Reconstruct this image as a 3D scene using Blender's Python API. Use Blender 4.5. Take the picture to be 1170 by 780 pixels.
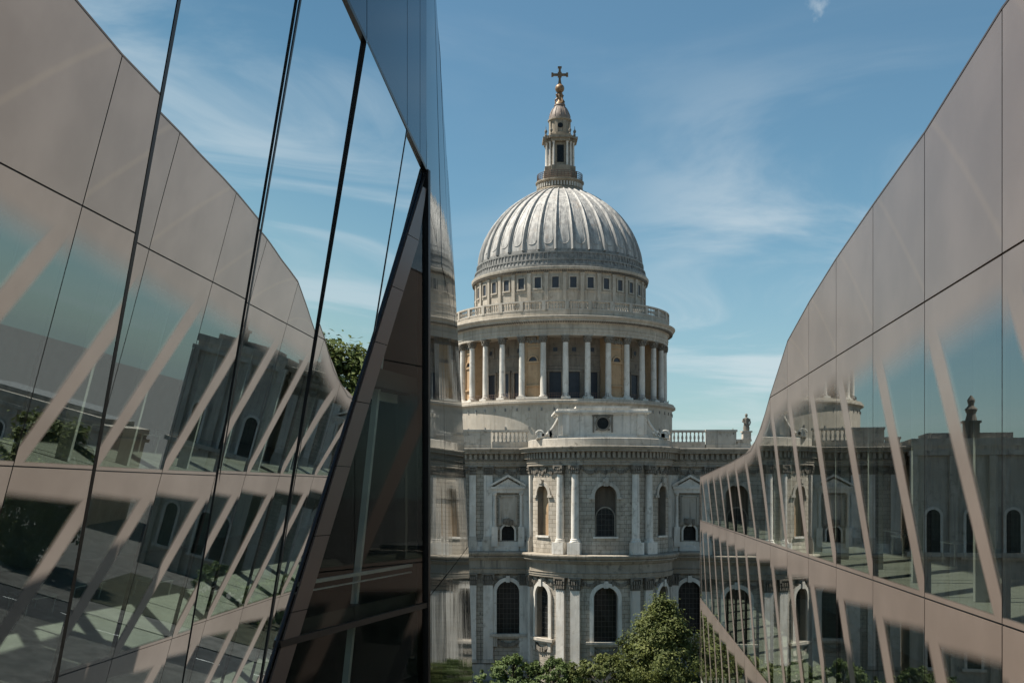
import bpy, math, random
from mathutils import Vector, Matrix, noise as mnoise

rad = math.radians
rng = random.Random(7)
for _o in list(bpy.data.objects):
    bpy.data.objects.remove(_o)
SC = bpy.context.scene
COL = SC.collection

# ------------------------------------------------------------------ camera
EYE = 26.0
FPX = 1300.0
cam_d = bpy.data.cameras.new("camera")
cam = bpy.data.objects.new("camera", cam_d)
COL.objects.link(cam)
cam.location = (0, 0, EYE)
cam.rotation_euler = (rad(90), 0, 0)
cam_d.sensor_width = 36.0
cam_d.lens = 36.0 * FPX / 1170.0
cam_d.shift_x = 26.0 / 1170.0
cam_d.shift_y = 172.0 / 1170.0
cam_d.clip_start = 0.1
cam_d.clip_end = 20000
SC.camera = cam

# ------------------------------------------------------------------ sun + sky
SUN_EL = rad(58)
SUN_AZ = rad(97)                       # from "towards the camera" round to the left
SUN = Vector((-math.sin(SUN_AZ) * math.cos(SUN_EL), -math.cos(SUN_AZ) * math.cos(SUN_EL), math.sin(SUN_EL)))
sun_d = bpy.data.lights.new("sun", 'SUN')
sun_d.energy = 5.0
sun_d.angle = rad(0.53)
sun_d.color = (1.0, 0.93, 0.83)
sun = bpy.data.objects.new("sun", sun_d)
COL.objects.link(sun)
sun.rotation_euler = SUN.to_track_quat('Z', 'Y').to_euler()
sun.location = (0, 0, 200)

SC.view_settings.view_transform = 'Standard'
SC.view_settings.look = 'None'
SC.view_settings.exposure = 0.78
SC.view_settings.gamma = 1.0
SC.view_settings.use_curve_mapping = False
SC.cycles.max_bounces = 10
SC.cycles.glossy_bounces = 5
SC.cycles.transparent_max_bounces = 16
SC.cycles.caustics_reflective = False
SC.cycles.caustics_refractive = False
try:
    SC.cycles.use_denoising = True
except Exception:
    pass


class NT:
    """tiny node-tree writer"""
    def __init__(self, tree):
        self.t = tree

    def n(self, typ, **kw):
        nd = self.t.nodes.new(typ)
        for k, v in kw.items():
            setattr(nd, k, v)
        return nd

    def put(self, sock, v):
        if isinstance(v, bpy.types.NodeSocket):
            self.t.links.new(v, sock)
        elif isinstance(v, (tuple, list)) and len(v) == 3 and sock.type == 'RGBA':
            sock.default_value = (*v, 1)
        else:
            sock.default_value = v

    def math(self, op, a, b=0.0, c=None, clamp=False):
        nd = self.n('ShaderNodeMath', operation=op, use_clamp=clamp)
        self.put(nd.inputs[0], a)
        self.put(nd.inputs[1], b)
        if c is not None:
            self.put(nd.inputs[2], c)
        return nd.outputs[0]

    def smooth(self, v, a, b, lo=0.0, hi=1.0):
        nd = self.n('ShaderNodeMapRange', interpolation_type='SMOOTHSTEP')
        self.put(nd.inputs['Value'], v)
        self.put(nd.inputs['From Min'], a)
        self.put(nd.inputs['From Max'], b)
        self.put(nd.inputs['To Min'], lo)
        self.put(nd.inputs['To Max'], hi)
        return nd.outputs[0]

    def mix(self, f, a, b, mode='MIX'):
        nd = self.n('ShaderNodeMix', data_type='RGBA', blend_type=mode)
        self.put(nd.inputs[0], f)
        self.put(nd.inputs[6], a)
        self.put(nd.inputs[7], b)
        return nd.outputs[2]

    def noise(self, vec, scale, detail=4, rough=0.55, dist=0.0):
        nd = self.n('ShaderNodeTexNoise')
        self.put(nd.inputs['Vector'], vec)
        nd.inputs['Scale'].default_value = scale
        nd.inputs['Detail'].default_value = detail
        nd.inputs['Roughness'].default_value = rough
        nd.inputs['Distortion'].default_value = dist
        return nd.outputs['Fac']

    def mapping(self, vec, scale=(1, 1, 1), loc=(0, 0, 0), rot=(0, 0, 0)):
        nd = self.n('ShaderNodeMapping')
        self.put(nd.inputs['Vector'], vec)
        nd.inputs['Scale'].default_value = scale
        nd.inputs['Location'].default_value = loc
        nd.inputs['Rotation'].default_value = rot
        return nd.outputs[0]


world = bpy.data.worlds.new("World")
SC.world = world
world.use_nodes = True
wt = NT(world.node_tree)
for nd in list(world.node_tree.nodes):
    world.node_tree.nodes.remove(nd)
sky = wt.n('ShaderNodeTexSky', sky_type='NISHITA', sun_disc=False)
sky.sun_elevation = SUN_EL
sky.sun_rotation = math.atan2(SUN.x, SUN.y)
sky.altitude = 50
sky.air_density = 1.0
sky.dust_density = 0.6
sky.ozone_density = 1.6
tc = wt.n('ShaderNodeTexCoord')
sep = wt.n('ShaderNodeSeparateXYZ')
wt.put(sep.inputs[0], tc.outputs['Generated'])
zc = wt.math('ADD', wt.math('MAXIMUM', sep.outputs[2], 0.0), 0.16)
cx = wt.math('DIVIDE', sep.outputs[0], zc)
cy = wt.math('DIVIDE', sep.outputs[1], zc)
comb = wt.n('ShaderNodeCombineXYZ')
wt.put(comb.inputs[0], cx)
wt.put(comb.inputs[1], cy)
m1 = wt.mapping(comb.outputs[0], scale=(0.75, 1.35, 1), loc=(2.3, 0.7, 0), rot=(0, 0, rad(-16)))
n1 = wt.noise(m1, 1.1, 10, 0.56, 0.9)
m2 = wt.mapping(comb.outputs[0], scale=(0.5, 0.6, 1), loc=(5.1, 3.2, 0))
n2 = wt.noise(m2, 0.9, 3, 0.5)
c1 = wt.smooth(n1, 0.42, 0.80)
c2 = wt.smooth(n2, 0.38, 0.66)
reg = wt.math('MULTIPLY', wt.smooth(sep.outputs[0], 0.06, 0.22), wt.smooth(sep.outputs[2], 0.40, 0.20))
c3 = wt.smooth(n1, 0.42, 0.64)
cl = wt.math('MULTIPLY', wt.math('MULTIPLY', c1, c2), 0.28, clamp=True)
cl = wt.math('MAXIMUM', cl, wt.math('MULTIPLY', wt.math('MULTIPLY', reg, c3), 0.58))
vd = wt.n('ShaderNodeVectorMath', operation='DISTANCE')
wt.put(vd.inputs[0], tc.outputs['Generated'])
vd.inputs[1].default_value = (0.2566, 0.8880, 0.3860)
pn = wt.noise(tc.outputs['Generated'], 45, 5, 0.6)
pd = wt.math('ADD', vd.outputs['Value'], wt.math('MULTIPLY', wt.math('SUBTRACT', pn, 0.5), 0.045))
cl = wt.math('MAXIMUM', cl, wt.smooth(pd, 0.0, 0.013, 0.4, 0.0))
hz = wt.smooth(sep.outputs[2], -0.02, 0.26, 0.40, 0.0)
tint = wt.mix(1.0, sky.outputs[0], (0.82, 1.10, 1.04), 'MULTIPLY')
skyc = wt.mix(hz, tint, (5.0, 5.9, 6.9))
skyc = wt.mix(cl, skyc, (6.9, 7.6, 7.9))
bg = wt.n('ShaderNodeBackground')
wt.put(bg.inputs[0], skyc)
bg.inputs[1].default_value = 0.059
wo = wt.n('ShaderNodeOutputWorld')
wt.t.links.new(bg.outputs[0], wo.inputs[0])

# ------------------------------------------------------------------ materials


def new_mat(name):
    m = bpy.data.materials.new(name)
    m.use_nodes = True
    for nd in list(m.node_tree.nodes):
        m.node_tree.nodes.remove(nd)
    return m, NT(m.node_tree)


def finish(t, shader):
    o = t.n('ShaderNodeOutputMaterial')
    t.t.links.new(shader, o.inputs[0])


def principled(t, color, rough=0.6, metal=0.0, spec=0.5, normal=None, coat=0.0):
    b = t.n('ShaderNodeBsdfPrincipled')
    t.put(b.inputs['Base Color'], color)
    t.put(b.inputs['Roughness'], rough)
    t.put(b.inputs['Metallic'], metal)
    t.put(b.inputs['Specular IOR Level'], spec)
    t.put(b.inputs['Coat Weight'], coat)
    if normal is not None:
        t.put(b.inputs['Normal'], normal)
    return b.outputs[0]


def bump(t, h, strength=0.4, dist=0.05):
    b = t.n('ShaderNodeBump')
    t.put(b.inputs['Height'], h)
    b.inputs['Strength'].default_value = strength
    b.inputs['Distance'].default_value = dist
    return b.outputs[0]


def stone_mat(name, base, soot=0.55, bricks=False, warm=0.0, dark=(0.085, 0.082, 0.078), streak=0.5):
    m, t = new_mat(name)
    geo = t.n('ShaderNodeNewGeometry')
    P = geo.outputs['Position']
    big = t.noise(P, 0.23, 4, 0.6)
    mid = t.noise(t.mapping(P, loc=(9, 4, 2)), 1.3, 6, 0.65)
    fine = t.noise(P, 7.0, 4, 0.6)
    st = t.noise(t.mapping(P, scale=(1.6, 1.6, 0.16)), 1.0, 5, 0.6)
    col = t.mix(t.smooth(big, 0.35, 0.65), tuple(c * 0.84 for c in base), tuple(min(1, c * 1.08) for c in base))
    col = t.mix(t.smooth(mid, 0.42, 0.7, 0, 0.30), col, (base[0] * 1.0, base[1] * 0.90, base[2] * 0.76))
    col = t.mix(t.smooth(st, 0.52, 0.74, 0, streak), col, tuple(c * 0.45 for c in base))
    wsh = t.noise(t.mapping(P, loc=(31, 7, 3), scale=(0.8, 0.8, 0.22)), 0.9, 5, 0.6)
    col = t.mix(t.smooth(wsh, 0.52, 0.68, 0, 0.55), col, tuple(min(1, c * 1.32 + .02) for c in base))
    dr = t.noise(t.mapping(P, loc=(3, 17, 5), scale=(2.6, 2.6, 0.10)), 1.0, 4, 0.55)
    col = t.mix(t.smooth(dr, 0.56, 0.72, 0, streak * 0.9), col, tuple(c * 0.34 for c in base))
    sm = t.math('MULTIPLY', t.smooth(mid, 0.50, 0.72), t.smooth(big, 0.40, 0.62))
    col = t.mix(t.math('MULTIPLY', sm, soot), col, dark)
    col = t.mix(t.smooth(fine, 0.35, 0.8, 0, 0.16), col, tuple(c * 0.6 for c in base))
    h = t.math('ADD', t.math('MULTIPLY', fine, 0.4), t.math('MULTIPLY', mid, 0.6))
    if bricks:
        uv = t.n('ShaderNodeUVMap')
        br = t.n('ShaderNodeTexBrick')
        t.put(br.inputs['Vector'], uv.outputs[0])
        t.put(br.inputs['Color1'], (1.0, 1.0, 1.0))
        t.put(br.inputs['Color2'], (0.80, 0.79, 0.77))
        t.put(br.inputs['Mortar'], (0.40, 0.39, 0.37))
        br.inputs['Scale'].default_value = 1.0
        br.inputs['Mortar Size'].default_value = 0.035
        br.inputs['Mortar Smooth'].default_value = 0.25
        br.inputs['Brick Width'].default_value = 1.25
        br.inputs['Row Height'].default_value = 0.56
        col = t.mix(0.85, col, br.outputs['Color'], 'MULTIPLY')
        h = t.math('SUBTRACT', h, t.math('MULTIPLY', br.outputs['Fac'], 1.6))
    finish(t, principled(t, col, 0.9, 0, 0.25, bump(t, h, 0.5, 0.06)))
    return m


def plain(name, color, rough=0.6, metal=0.0, spec=0.5, var=0.12, vs=1.5):
    m, t = new_mat(name)
    geo = t.n('ShaderNodeNewGeometry')
    nz = t.noise(geo.outputs['Position'], vs, 5, 0.6)
    col = t.mix(t.smooth(nz, 0.3, 0.7), tuple(c * (1 - var) for c in color), tuple(min(1, c * (1 + var)) for c in color))
    finish(t, principled(t, col, rough, metal, spec))
    return m


M = {}
M['stone'] = stone_mat('portland_stone', (0.46, 0.42, 0.36), soot=0.7, streak=0.6)
M['stone_wall'] = stone_mat('portland_ashlar', (0.44, 0.395, 0.33), bricks=True, soot=0.75, streak=0.65)
M['stone_pale'] = stone_mat('portland_stone_washed', (0.63, 0.595, 0.535), soot=0.5, streak=0.5)
M['stone_dark'] = stone_mat('sooted_carving', (0.20, 0.178, 0.148), soot=0.9, streak=0.7)
M['stone_drum'] = stone_mat('drum_stone', (0.44, 0.395, 0.33), soot=0.5, streak=0.55)
M['stone_sooty'] = stone_mat('sooty_moulding', (0.31, 0.275, 0.225), soot=0.85, streak=0.75)
M['stone_drum_shaded'] = stone_mat('shaded_drum_stone', (0.25, 0.215, 0.175), soot=0.8, streak=0.6)  # sooty drum stone, with the shade behind the columns put into its colour
M['stone_lantern'] = stone_mat('lantern_stone', (0.31, 0.265, 0.205), soot=0.8, streak=0.7)
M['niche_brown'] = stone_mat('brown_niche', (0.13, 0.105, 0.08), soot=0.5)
M['ochre'] = stone_mat('ochre_stone', (0.42, 0.29, 0.175), soot=0.4, streak=0.2)


def lead_mat():
    m, t = new_mat('dome_lead')
    tcn = t.n('ShaderNodeTexCoord')
    P = tcn.outputs['Object']
    st = t.noise(t.mapping(P, scale=(1.3, 1.3, 0.10)), 1.1, 6, 0.65)
    pt = t.noise(P, 0.45, 5, 0.65)
    fn = t.noise(t.mapping(P, scale=(1, 1, 0.25)), 5.0, 4, 0.6)
    col = t.mix(t.smooth(st, 0.32, 0.68), (0.215, 0.21, 0.20), (0.48, 0.465, 0.43))
    col = t.mix(t.smooth(pt, 0.53, 0.70, 0, 0.65), col, (0.30, 0.235, 0.185))
    col = t.mix(t.smooth(fn, 0.45, 0.75, 0, 0.35), col, (0.20, 0.205, 0.205))
    finish(t, principled(t, col, 0.62, 0.0, 0.45, bump(t, fn, 0.25, 0.05)))
    return m


M['lead'] = lead_mat()
M['lead_dark'] = plain('lead_dark', (0.20, 0.195, 0.18), 0.6, 0, 0.5, 0.35, 1.2)
M['gold'] = plain('weathered_gilding', (0.21, 0.125, 0.06), 0.5, 0.25, 0.5, 0.35, 2.0)
M['bronze'] = plain('dark_bronze_cross', (0.16, 0.10, 0.055), 0.45, 0.5, 0.5, 0.3, 2.0)
M['iron'] = plain('rusty_railing', (0.13, 0.085, 0.065), 0.7, 0.2)


def window_mat(name, c=(0.010, 0.012, 0.014), spec=0.5):
    m, t = new_mat(name)
    uv = t.n('ShaderNodeNewGeometry')
    nz = t.noise(uv.outputs['Position'], 2.2, 3, 0.6)
    col = t.mix(t.smooth(nz, 0.4, 0.7), c, tuple(x * 2.2 for x in c))
    nzb = t.noise(uv.outputs['Position'], 3.5, 2, 0.5)
    finish(t, principled(t, col, 0.32, 0, spec, bump(t, nzb, 0.3, 0.05)))
    return m


M['leaded_glass'] = window_mat('leaded_glass', (0.008, 0.009, 0.010), 0.18)
def leaded():
    m, t = new_mat('leaded_window')
    uv = t.n('ShaderNodeUVMap')
    geo = t.n('ShaderNodeNewGeometry')
    br = t.n('ShaderNodeTexBrick')
    br.offset = 0.0
    t.put(br.inputs['Vector'], uv.outputs[0])
    t.put(br.inputs['Color1'], (0.009, 0.010, 0.011))
    t.put(br.inputs['Color2'], (0.020, 0.022, 0.022))
    t.put(br.inputs['Mortar'], (0.075, 0.072, 0.066))
    br.inputs['Scale'].default_value = 1.0
    br.inputs['Mortar Size'].default_value = 0.028
    br.inputs['Brick Width'].default_value = 0.52
    br.inputs['Row Height'].default_value = 0.70
    nzb = t.noise(geo.outputs['Position'], 2.5, 2, 0.5)
    finish(t, principled(t, br.outputs['Color'], 0.25, 0, 0.3, bump(t, nzb, 0.5, 0.06)))
    return m


M['leaded_window'] = leaded()
M['door_dark'] = plain('dark_door', (0.028, 0.034, 0.045), 0.5)

M['frame_dark'] = plain('dark_joint_seal', (0.018, 0.017, 0.016), 0.5)
M['frame_bronze'] = plain('bronze_frame', (0.10, 0.075, 0.06), 0.4, 0.3)
M['mullion_black'] = plain('black_mullion', (0.012, 0.013, 0.014), 0.35)
M['white_metal'] = plain('pale_mullion', (0.72, 0.73, 0.70), 0.4)
M['slab'] = plain('office_floor', (0.27, 0.275, 0.24), 0.7, 0, 0.4, 0.1)
M['ceiling'] = plain('office_ceiling', (0.34, 0.35, 0.33), 0.8)
M['partition'] = plain('office_partition', (0.16, 0.17, 0.155), 0.8)
M['column'] = plain('office_column', (0.42, 0.43, 0.40), 0.6)
M['roof'] = plain('office_roof', (0.15, 0.14, 0.13), 0.8)
M['dark_cladding'] = None


def bronze_cladding():
    m, t = new_mat('bronze_fritted_cladding')
    geo = t.n('ShaderNodeNewGeometry')
    uv = t.n('ShaderNodeUVMap')
    s2 = t.n('ShaderNodeSeparateXYZ')
    t.put(s2.inputs[0], uv.outputs[0])
    nz = t.noise(geo.outputs['Position'], 0.35, 4, 0.6)
    col = t.mix(t.smooth(nz, 0.3, 0.7), (0.155, 0.123, 0.104), (0.186, 0.149, 0.127))
    oi = t.n('ShaderNodeObjectInfo')
    col = t.mix(1.0, col, t.mix(oi.outputs['Random'], (0.90, 0.905, 0.91), (1.04, 1.03, 1.02)), 'MULTIPLY')
    d = t.math('ABSOLUTE', t.math('SUBTRACT', s2.outputs[0], t.math('MULTIPLY', t.math('SUBTRACT', 1.12, s2.outputs[1]), 0.95)))
    line = t.smooth(d, 0.006, 0.045, 0.07, 0.0)
    col = t.mix(line, col, (0.44, 0.34, 0.22))
    b = t.n('ShaderNodeBsdfPrincipled')
    t.put(b.inputs['Base Color'], col)
    b.inputs['Roughness'].default_value = 0.42
    b.inputs['Specular IOR Level'].default_value = 0.35
    b.inputs['Coat Weight'].default_value = 0.35
    b.inputs['Coat Roughness'].default_value = 0.16
    finish(t, b.outputs[0])
    return m


def fritted_glass(name, top0, top1, ior=2.9, bw0=0.050, bw1=0.085):
    """one pane: bronze frit fading out from the top, one slanting frit band, clear glass elsewhere"""
    m, t = new_mat(name)
    uv = t.n('ShaderNodeUVMap')
    s = t.n('ShaderNodeSeparateXYZ')
    t.put(s.inputs[0], uv.outputs[0])
    u, v = s.outputs[0], s.outputs[1]
    geo = t.n('ShaderNodeNewGeometry')
    d = t.math('ABSOLUTE', t.math('SUBTRACT', u, t.math('SUBTRACT', 1.0, v)))
    w0 = t.math('ADD', bw0, t.math('MULTIPLY', v, 0.012))
    w1 = t.math('ADD', bw1, t.math('MULTIPLY', v, 0.055))
    band = t.smooth(d, w0, w1, 1.0, 0.0)
    slope = t.math('ADD', v, t.math('MULTIPLY', t.math('SUBTRACT', 0.5, u), 0.05))
    top = t.smooth(slope, top0, top1)
    mask = t.math('MAXIMUM', band, top)
    mask = t.math('MAXIMUM', mask, t.smooth(v, 0.012, 0.02, 1, 0))
    nz = t.noise(geo.outputs['Position'], 0.35, 4, 0.6)
    col = t.mix(t.smooth(nz, 0.3, 0.7), (0.155, 0.122, 0.102), (0.186, 0.148, 0.125))
    b = t.n('ShaderNodeBsdfPrincipled')
    t.put(b.inputs['Base Color'], col)
    b.inputs['Roughness'].default_value = 0.42
    b.inputs['Specular IOR Level'].default_value = 0.35
    b.inputs['Coat Weight'].default_value = 0.35
    b.inputs['Coat Roughness'].default_value = 0.16
    tr = t.n('ShaderNodeBsdfTransparent')
    t.put(tr.inputs[0], (0.80, 0.83, 0.80))
    gl = t.n('ShaderNodeBsdfGlossy')
    gl.inputs['Roughness'].default_value = 0.0
    t.put(gl.inputs[0], (0.93, 0.97, 0.97))
    fr = t.n('ShaderNodeFresnel')
    fr.inputs[0].default_value = ior
    ff = t.math('MULTIPLY', fr.outputs[0], t.math('SUBTRACT', 1.0, geo.outputs['Backfacing']))
    mg = t.n('ShaderNodeMixShader')
    t.put(mg.inputs[0], ff)
    t.t.links.new(tr.outputs[0], mg.inputs[1])
    t.t.links.new(gl.outputs[0], mg.inputs[2])
    mx = t.n('ShaderNodeMixShader')
    t.put(mx.inputs[0], mask)
    t.t.links.new(mg.outputs[0], mx.inputs[1])
    t.t.links.new(b.outputs[0], mx.inputs[2])
    finish(t, mx.outputs[0])
    return m


def clear_glass(name, tint=(0.55, 0.63, 0.60), ior=1.8):
    m, t = new_mat(name)
    geo = t.n('ShaderNodeNewGeometry')
    tr = t.n('ShaderNodeBsdfTransparent')
    t.put(tr.inputs[0], tint)
    gl = t.n('ShaderNodeBsdfGlossy')
    gl.inputs['Roughness'].default_value = 0.0
    fr = t.n('ShaderNodeFresnel')
    fr.inputs[0].default_value = ior
    ff = t.math('MULTIPLY', fr.outputs[0], t.math('SUBTRACT', 1.0, geo.outputs['Backfacing']))
    mg = t.n('ShaderNodeMixShader')
    t.put(mg.inputs[0], ff)
    t.t.links.new(tr.outputs[0], mg.inputs[1])
    t.t.links.new(gl.outputs[0], mg.inputs[2])
    finish(t, mg.outputs[0])
    return m


def mirror_glass(name, ior=3.2, body=(0.006, 0.008, 0.009), gloss=(0.82, 0.88, 0.92), wob=0.0, rough=0.0):
    m, t = new_mat(name)
    geo = t.n('ShaderNodeNewGeometry')
    df = t.n('ShaderNodeBsdfDiffuse')
    t.put(df.inputs[0], body)
    gl = t.n('ShaderNodeBsdfGlossy')
    gl.inputs['Roughness'].default_value = rough
    t.put(gl.inputs[0], gloss)
    fr = t.n('ShaderNodeFresnel')
    fr.inputs[0].default_value = ior
    if wob:
        h = t.noise(t.mapping(geo.outputs['Position'], scale=(1, 0.6, 0.35)), 0.6, 2, 0.5)
        nb = bump(t, h, wob, 0.02)
        t.put(gl.inputs['Normal'], nb)
    mg = t.n('ShaderNodeMixShader')
    t.put(mg.inputs[0], fr.outputs[0])
    t.t.links.new(df.outputs[0], mg.inputs[1])
    t.t.links.new(gl.outputs[0], mg.inputs[2])
    finish(t, mg.outputs[0])
    return m


M['cladding'] = bronze_cladding()
M['pane_top'] = fritted_glass('fritted_pane_soft', 0.76, 0.93, ior=3.7)
M['pane_low'] = fritted_glass('fritted_pane_crisp', 0.845, 0.895, ior=1.95)
M['mirror'] = mirror_glass('mirror_glass', ior=2.75, wob=0.04)


def streaky_mirror():
    m, t = new_mat('mirror_glass_grazing')
    geo = t.n('ShaderNodeNewGeometry')
    df = t.n('ShaderNodeBsdfDiffuse')
    t.put(df.inputs[0], (0.02, 0.022, 0.023))
    gl = t.n('ShaderNodeBsdfGlossy')
    gl.inputs['Roughness'].default_value = 0.022
    t.put(gl.inputs[0], (0.66, 0.68, 0.69))
    fr = t.n('ShaderNodeFresnel')
    fr.inputs[0].default_value = 2.6
    h1 = t.noise(t.mapping(geo.outputs['Position'], scale=(0.3, 0.9, 0.05)), 1.0, 4, 0.6)
    h2 = t.noise(t.mapping(geo.outputs['Position'], scale=(0.2, 0.25, 0.3)), 1.0, 2, 0.5)
    h = t.math('ADD', t.math('MULTIPLY', h1, 0.5), h2)
    t.put(gl.inputs['Normal'], bump(t, h, 0.16, 0.05))
    mg = t.n('ShaderNodeMixShader')
    t.put(mg.inputs[0], fr.outputs[0])
    t.t.links.new(df.outputs[0], mg.inputs[1])
    t.t.links.new(gl.outputs[0], mg.inputs[2])
    finish(t, mg.outputs[0])
    return m


M['mirror_edge'] = streaky_mirror()
M['clear'] = clear_glass('clear_corner_glass', tint=(0.80, 0.86, 0.84), ior=1.26)
M['dark_cladding'] = mirror_glass('dark_fritted_cladding', ior=1.55, body=(0.040, 0.046, 0.060), rough=0.12)

# ------------------------------------------------------------------ mesh builder


class MB:
    def __init__(self):
        self.v = []
        self.f = []
        self.uv = []

    def add(self, verts, faces, uvs=None):
        b = len(self.v)
        self.v += [tuple(p) for p in verts]
        for f in faces:
            self.f.append(tuple(i + b for i in f))
        if uvs is None:
            for f in faces:
                self.uv.append([(0.0, 0.0)] * len(f))
        else:
            for f in faces:
                self.uv.append([uvs[i] for i in f])

    def box(self, x0, x1, y0, y1, z0, z1):
        v = [(x0, y0, z0), (x1, y0, z0), (x1, y1, z0), (x0, y1, z0), (x0, y0, z1), (x1, y0, z1), (x1, y1, z1), (x0, y1, z1)]
        self.add(v, [(0, 3, 2, 1), (4, 5, 6, 7), (0, 1, 5, 4), (1, 2, 6, 5), (2, 3, 7, 6), (3, 0, 4, 7)])

    def hexa(self, v):
        self.add(v, [(0, 3, 2, 1), (4, 5, 6, 7), (0, 1, 5, 4), (1, 2, 6, 5), (2, 3, 7, 6), (3, 0, 4, 7)])

    def bar(self, p, q, w, d, n):
        """beam from p to q, width w, thickness d along n"""
        p, q, n = Vector(p), Vector(q), Vector(n)
        a = (q - p).normalized()
        s = a.cross(n).normalized() * (w / 2)
        n = s.cross(a).normalized() * (d / 2)
        self.hexa([p - s - n, p + s - n, p + s + n, p - s + n, q - s - n, q + s - n, q + s + n, q - s + n])

    def lathe(self, prof, n=24, cx=0, cy=0, a0=0.0, a1=2 * math.pi, cap=True):
        full = abs(a1 - a0 - 2 * math.pi) < 1e-6
        k = n if full else n + 1
        v = []
        for (r, z) in prof:
            for i in range(k):
                a = a0 + (a1 - a0) * i / n
                v.append((cx + r * math.sin(a), cy - r * math.cos(a), z))
        f = []
        for j in range(len(prof) - 1):
            for i in range(n):
                i2 = (i + 1) % k
                f.append((j * k + i, j * k + i2, (j + 1) * k + i2, (j + 1) * k + i))
        if cap and full:
            f.append(tuple(reversed(range(k))))
            f.append(tuple((len(prof) - 1) * k + i for i in range(k)))
        self.add(v, f)

    def tube(self, pts, r, n=6):
        pts = [Vector(p) for p in pts]
        v, f = [], []
        for i, p in enumerate(pts):
            t = (pts[min(i + 1, len(pts) - 1)] - pts[max(i - 1, 0)]).normalized()
            a = t.orthogonal().normalized()
            if abs(t.z) < 0.95:
                a = t.cross(Vector((0, 0, 1))).normalized()
            b = t.cross(a)
            rr = r[i] if isinstance(r, (list, tuple)) else r
            for j in range(n):
                an = 2 * math.pi * j / n
                v.append(p + a * math.cos(an) * rr + b * math.sin(an) * rr)
        for i in range(len(pts) - 1):
            for j in range(n):
                f.append((i * n + j, i * n + (j + 1) % n, (i + 1) * n + (j + 1) % n, (i + 1) * n + j))
        f.append(tuple(reversed(range(n))))
        f.append(tuple((len(pts) - 1) * n + j for j in range(n)))
        self.add(v, f)

    def xform(self, fn, start=0):
        for i in range(start, len(self.v)):
            self.v[i] = tuple(fn(*self.v[i]))

    def mesh(self, name, mat, smooth=None):
        me = bpy.data.meshes.new(name)
        me.from_pydata([tuple(p) for p in self.v], [], self.f)
        ul = me.uv_layers.new(name='UVMap')
        flat = []
        for u in self.uv:
            for a in u:
                flat += [a[0], a[1]]
        ul.data.foreach_set('uv', flat)
        mats = mat if isinstance(mat, (list, tuple)) else [mat]
        for mm in mats:
            me.materials.append(mm)
        if smooth:
            me.polygons.foreach_set('use_smooth', [True] * len(me.polygons))
            me.update()
            me.set_sharp_from_angle(angle=rad(smooth))
        me.validate()
        me.update()
        return me

    def build(self, name, mat, parent=None, smooth=None):
        o = bpy.data.objects.new(name, self.mesh(name, mat, smooth))
        COL.objects.link(o)
        if parent:
            o.parent = parent
        return o


def link(name, me, parent=None, loc=(0, 0, 0), rz=0.0):
    o = bpy.data.objects.new(name, me)
    COL.objects.link(o)
    o.location = loc
    o.rotation_euler = (0, 0, rz)
    if parent:
        o.parent = parent
    return o


def thing(name, label, cat, loc=(0, 0, 0), group=None):
    o = bpy.data.objects.new(name, None)
    COL.objects.link(o)
    o.location = loc
    o['label'] = label
    o['category'] = cat
    if group:
        o['group'] = group
    return o


def structure(o, kind='structure'):
    o['kind'] = kind
    return o


# ------------------------------------------------------------------ ground
def asphalt(name, c):
    return plain(name, c, 0.9, 0, 0.3, 0.25, 0.6)


M['paving'] = asphalt('paving', (0.13, 0.125, 0.115))
M['asphalt'] = asphalt('asphalt', (0.05, 0.05, 0.052))
M['grass'] = asphalt('grass', (0.050, 0.050, 0.032))
M['paint'] = asphalt('road_paint', (0.75, 0.75, 0.72))
g = MB()
g.add([(-4000, -4000, 0), (4000, -4000, 0), (4000, 4000, 0), (-4000, 4000, 0)], [(0, 1, 2, 3)])
structure(g.build('ground', M['paving']))
g = MB()
g.box(-300, 300, 106, 116, -0.05, 0.004)
structure(g.build('road', M['asphalt']))
g = MB()
for k in range(-20, 21):
    g.box(k * 6, k * 6 + 2.5, 110.9, 111.1, -0.02, 0.008)
structure(g.build('road_marking', M['paint']))
g = MB()
g.box(-300, 300, 116.0, 121, -0.05, 0.13)
structure(g.build('pavement', M['paving']))
g = MB()
g.box(-20, 45, 123, 146, -0.05, 0.09)
structure(g.build('lawn', M['grass']))

# ------------------------------------------------------------------ the bronze building on the right
U = 7.0
SH = (705.0 - 559.0) / FPX                 # how the walls drift to the right per metre away


def W(u, y, v):
    return (u + SH * y, y, EYE + v)


def depth_of(xpx):
    return FPX * U / (xpx - 705.0)


JX0 = FPX * U / 440.0
JP = 5.22
PROF = [(-20, 1.44), (0, 1.36), (10, 1.29), (depth_of(1145), 1.252), (depth_of(1057), 1.165), (depth_of(998), 1.118), (depth_of(955), 1.060),
        (depth_of(925), 0.986), (depth_of(900), 0.882), (depth_of(880), 0.625), (depth_of(870), 0.448),
        (depth_of(858), 0.305), (depth_of(835), 0.255), (depth_of(800), 0.179)]
YEND = depth_of(800)


def prof(y):
    for (a, va), (b, vb) in zip(PROF, PROF[1:]):
        if y <= b:
            return U * (va + (vb - va) * (y - a) / (b - a))
    return U * PROF[-1][1]


LEV = [0.618 * U, -0.344 * U, -1.285 * U, -2.225 * U]
right = thing('office_building', 'sunlit bronze glass office building with slanting bands, its roofline sinking towards the cathedral', 'office building', (0, 0, 0))
joints = [JX0 + JP * k for k in range(-6, 40)]
joints = [y for y in joints if y < YEND - 1.0] + [YEND]
GAP = 0.022


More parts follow.
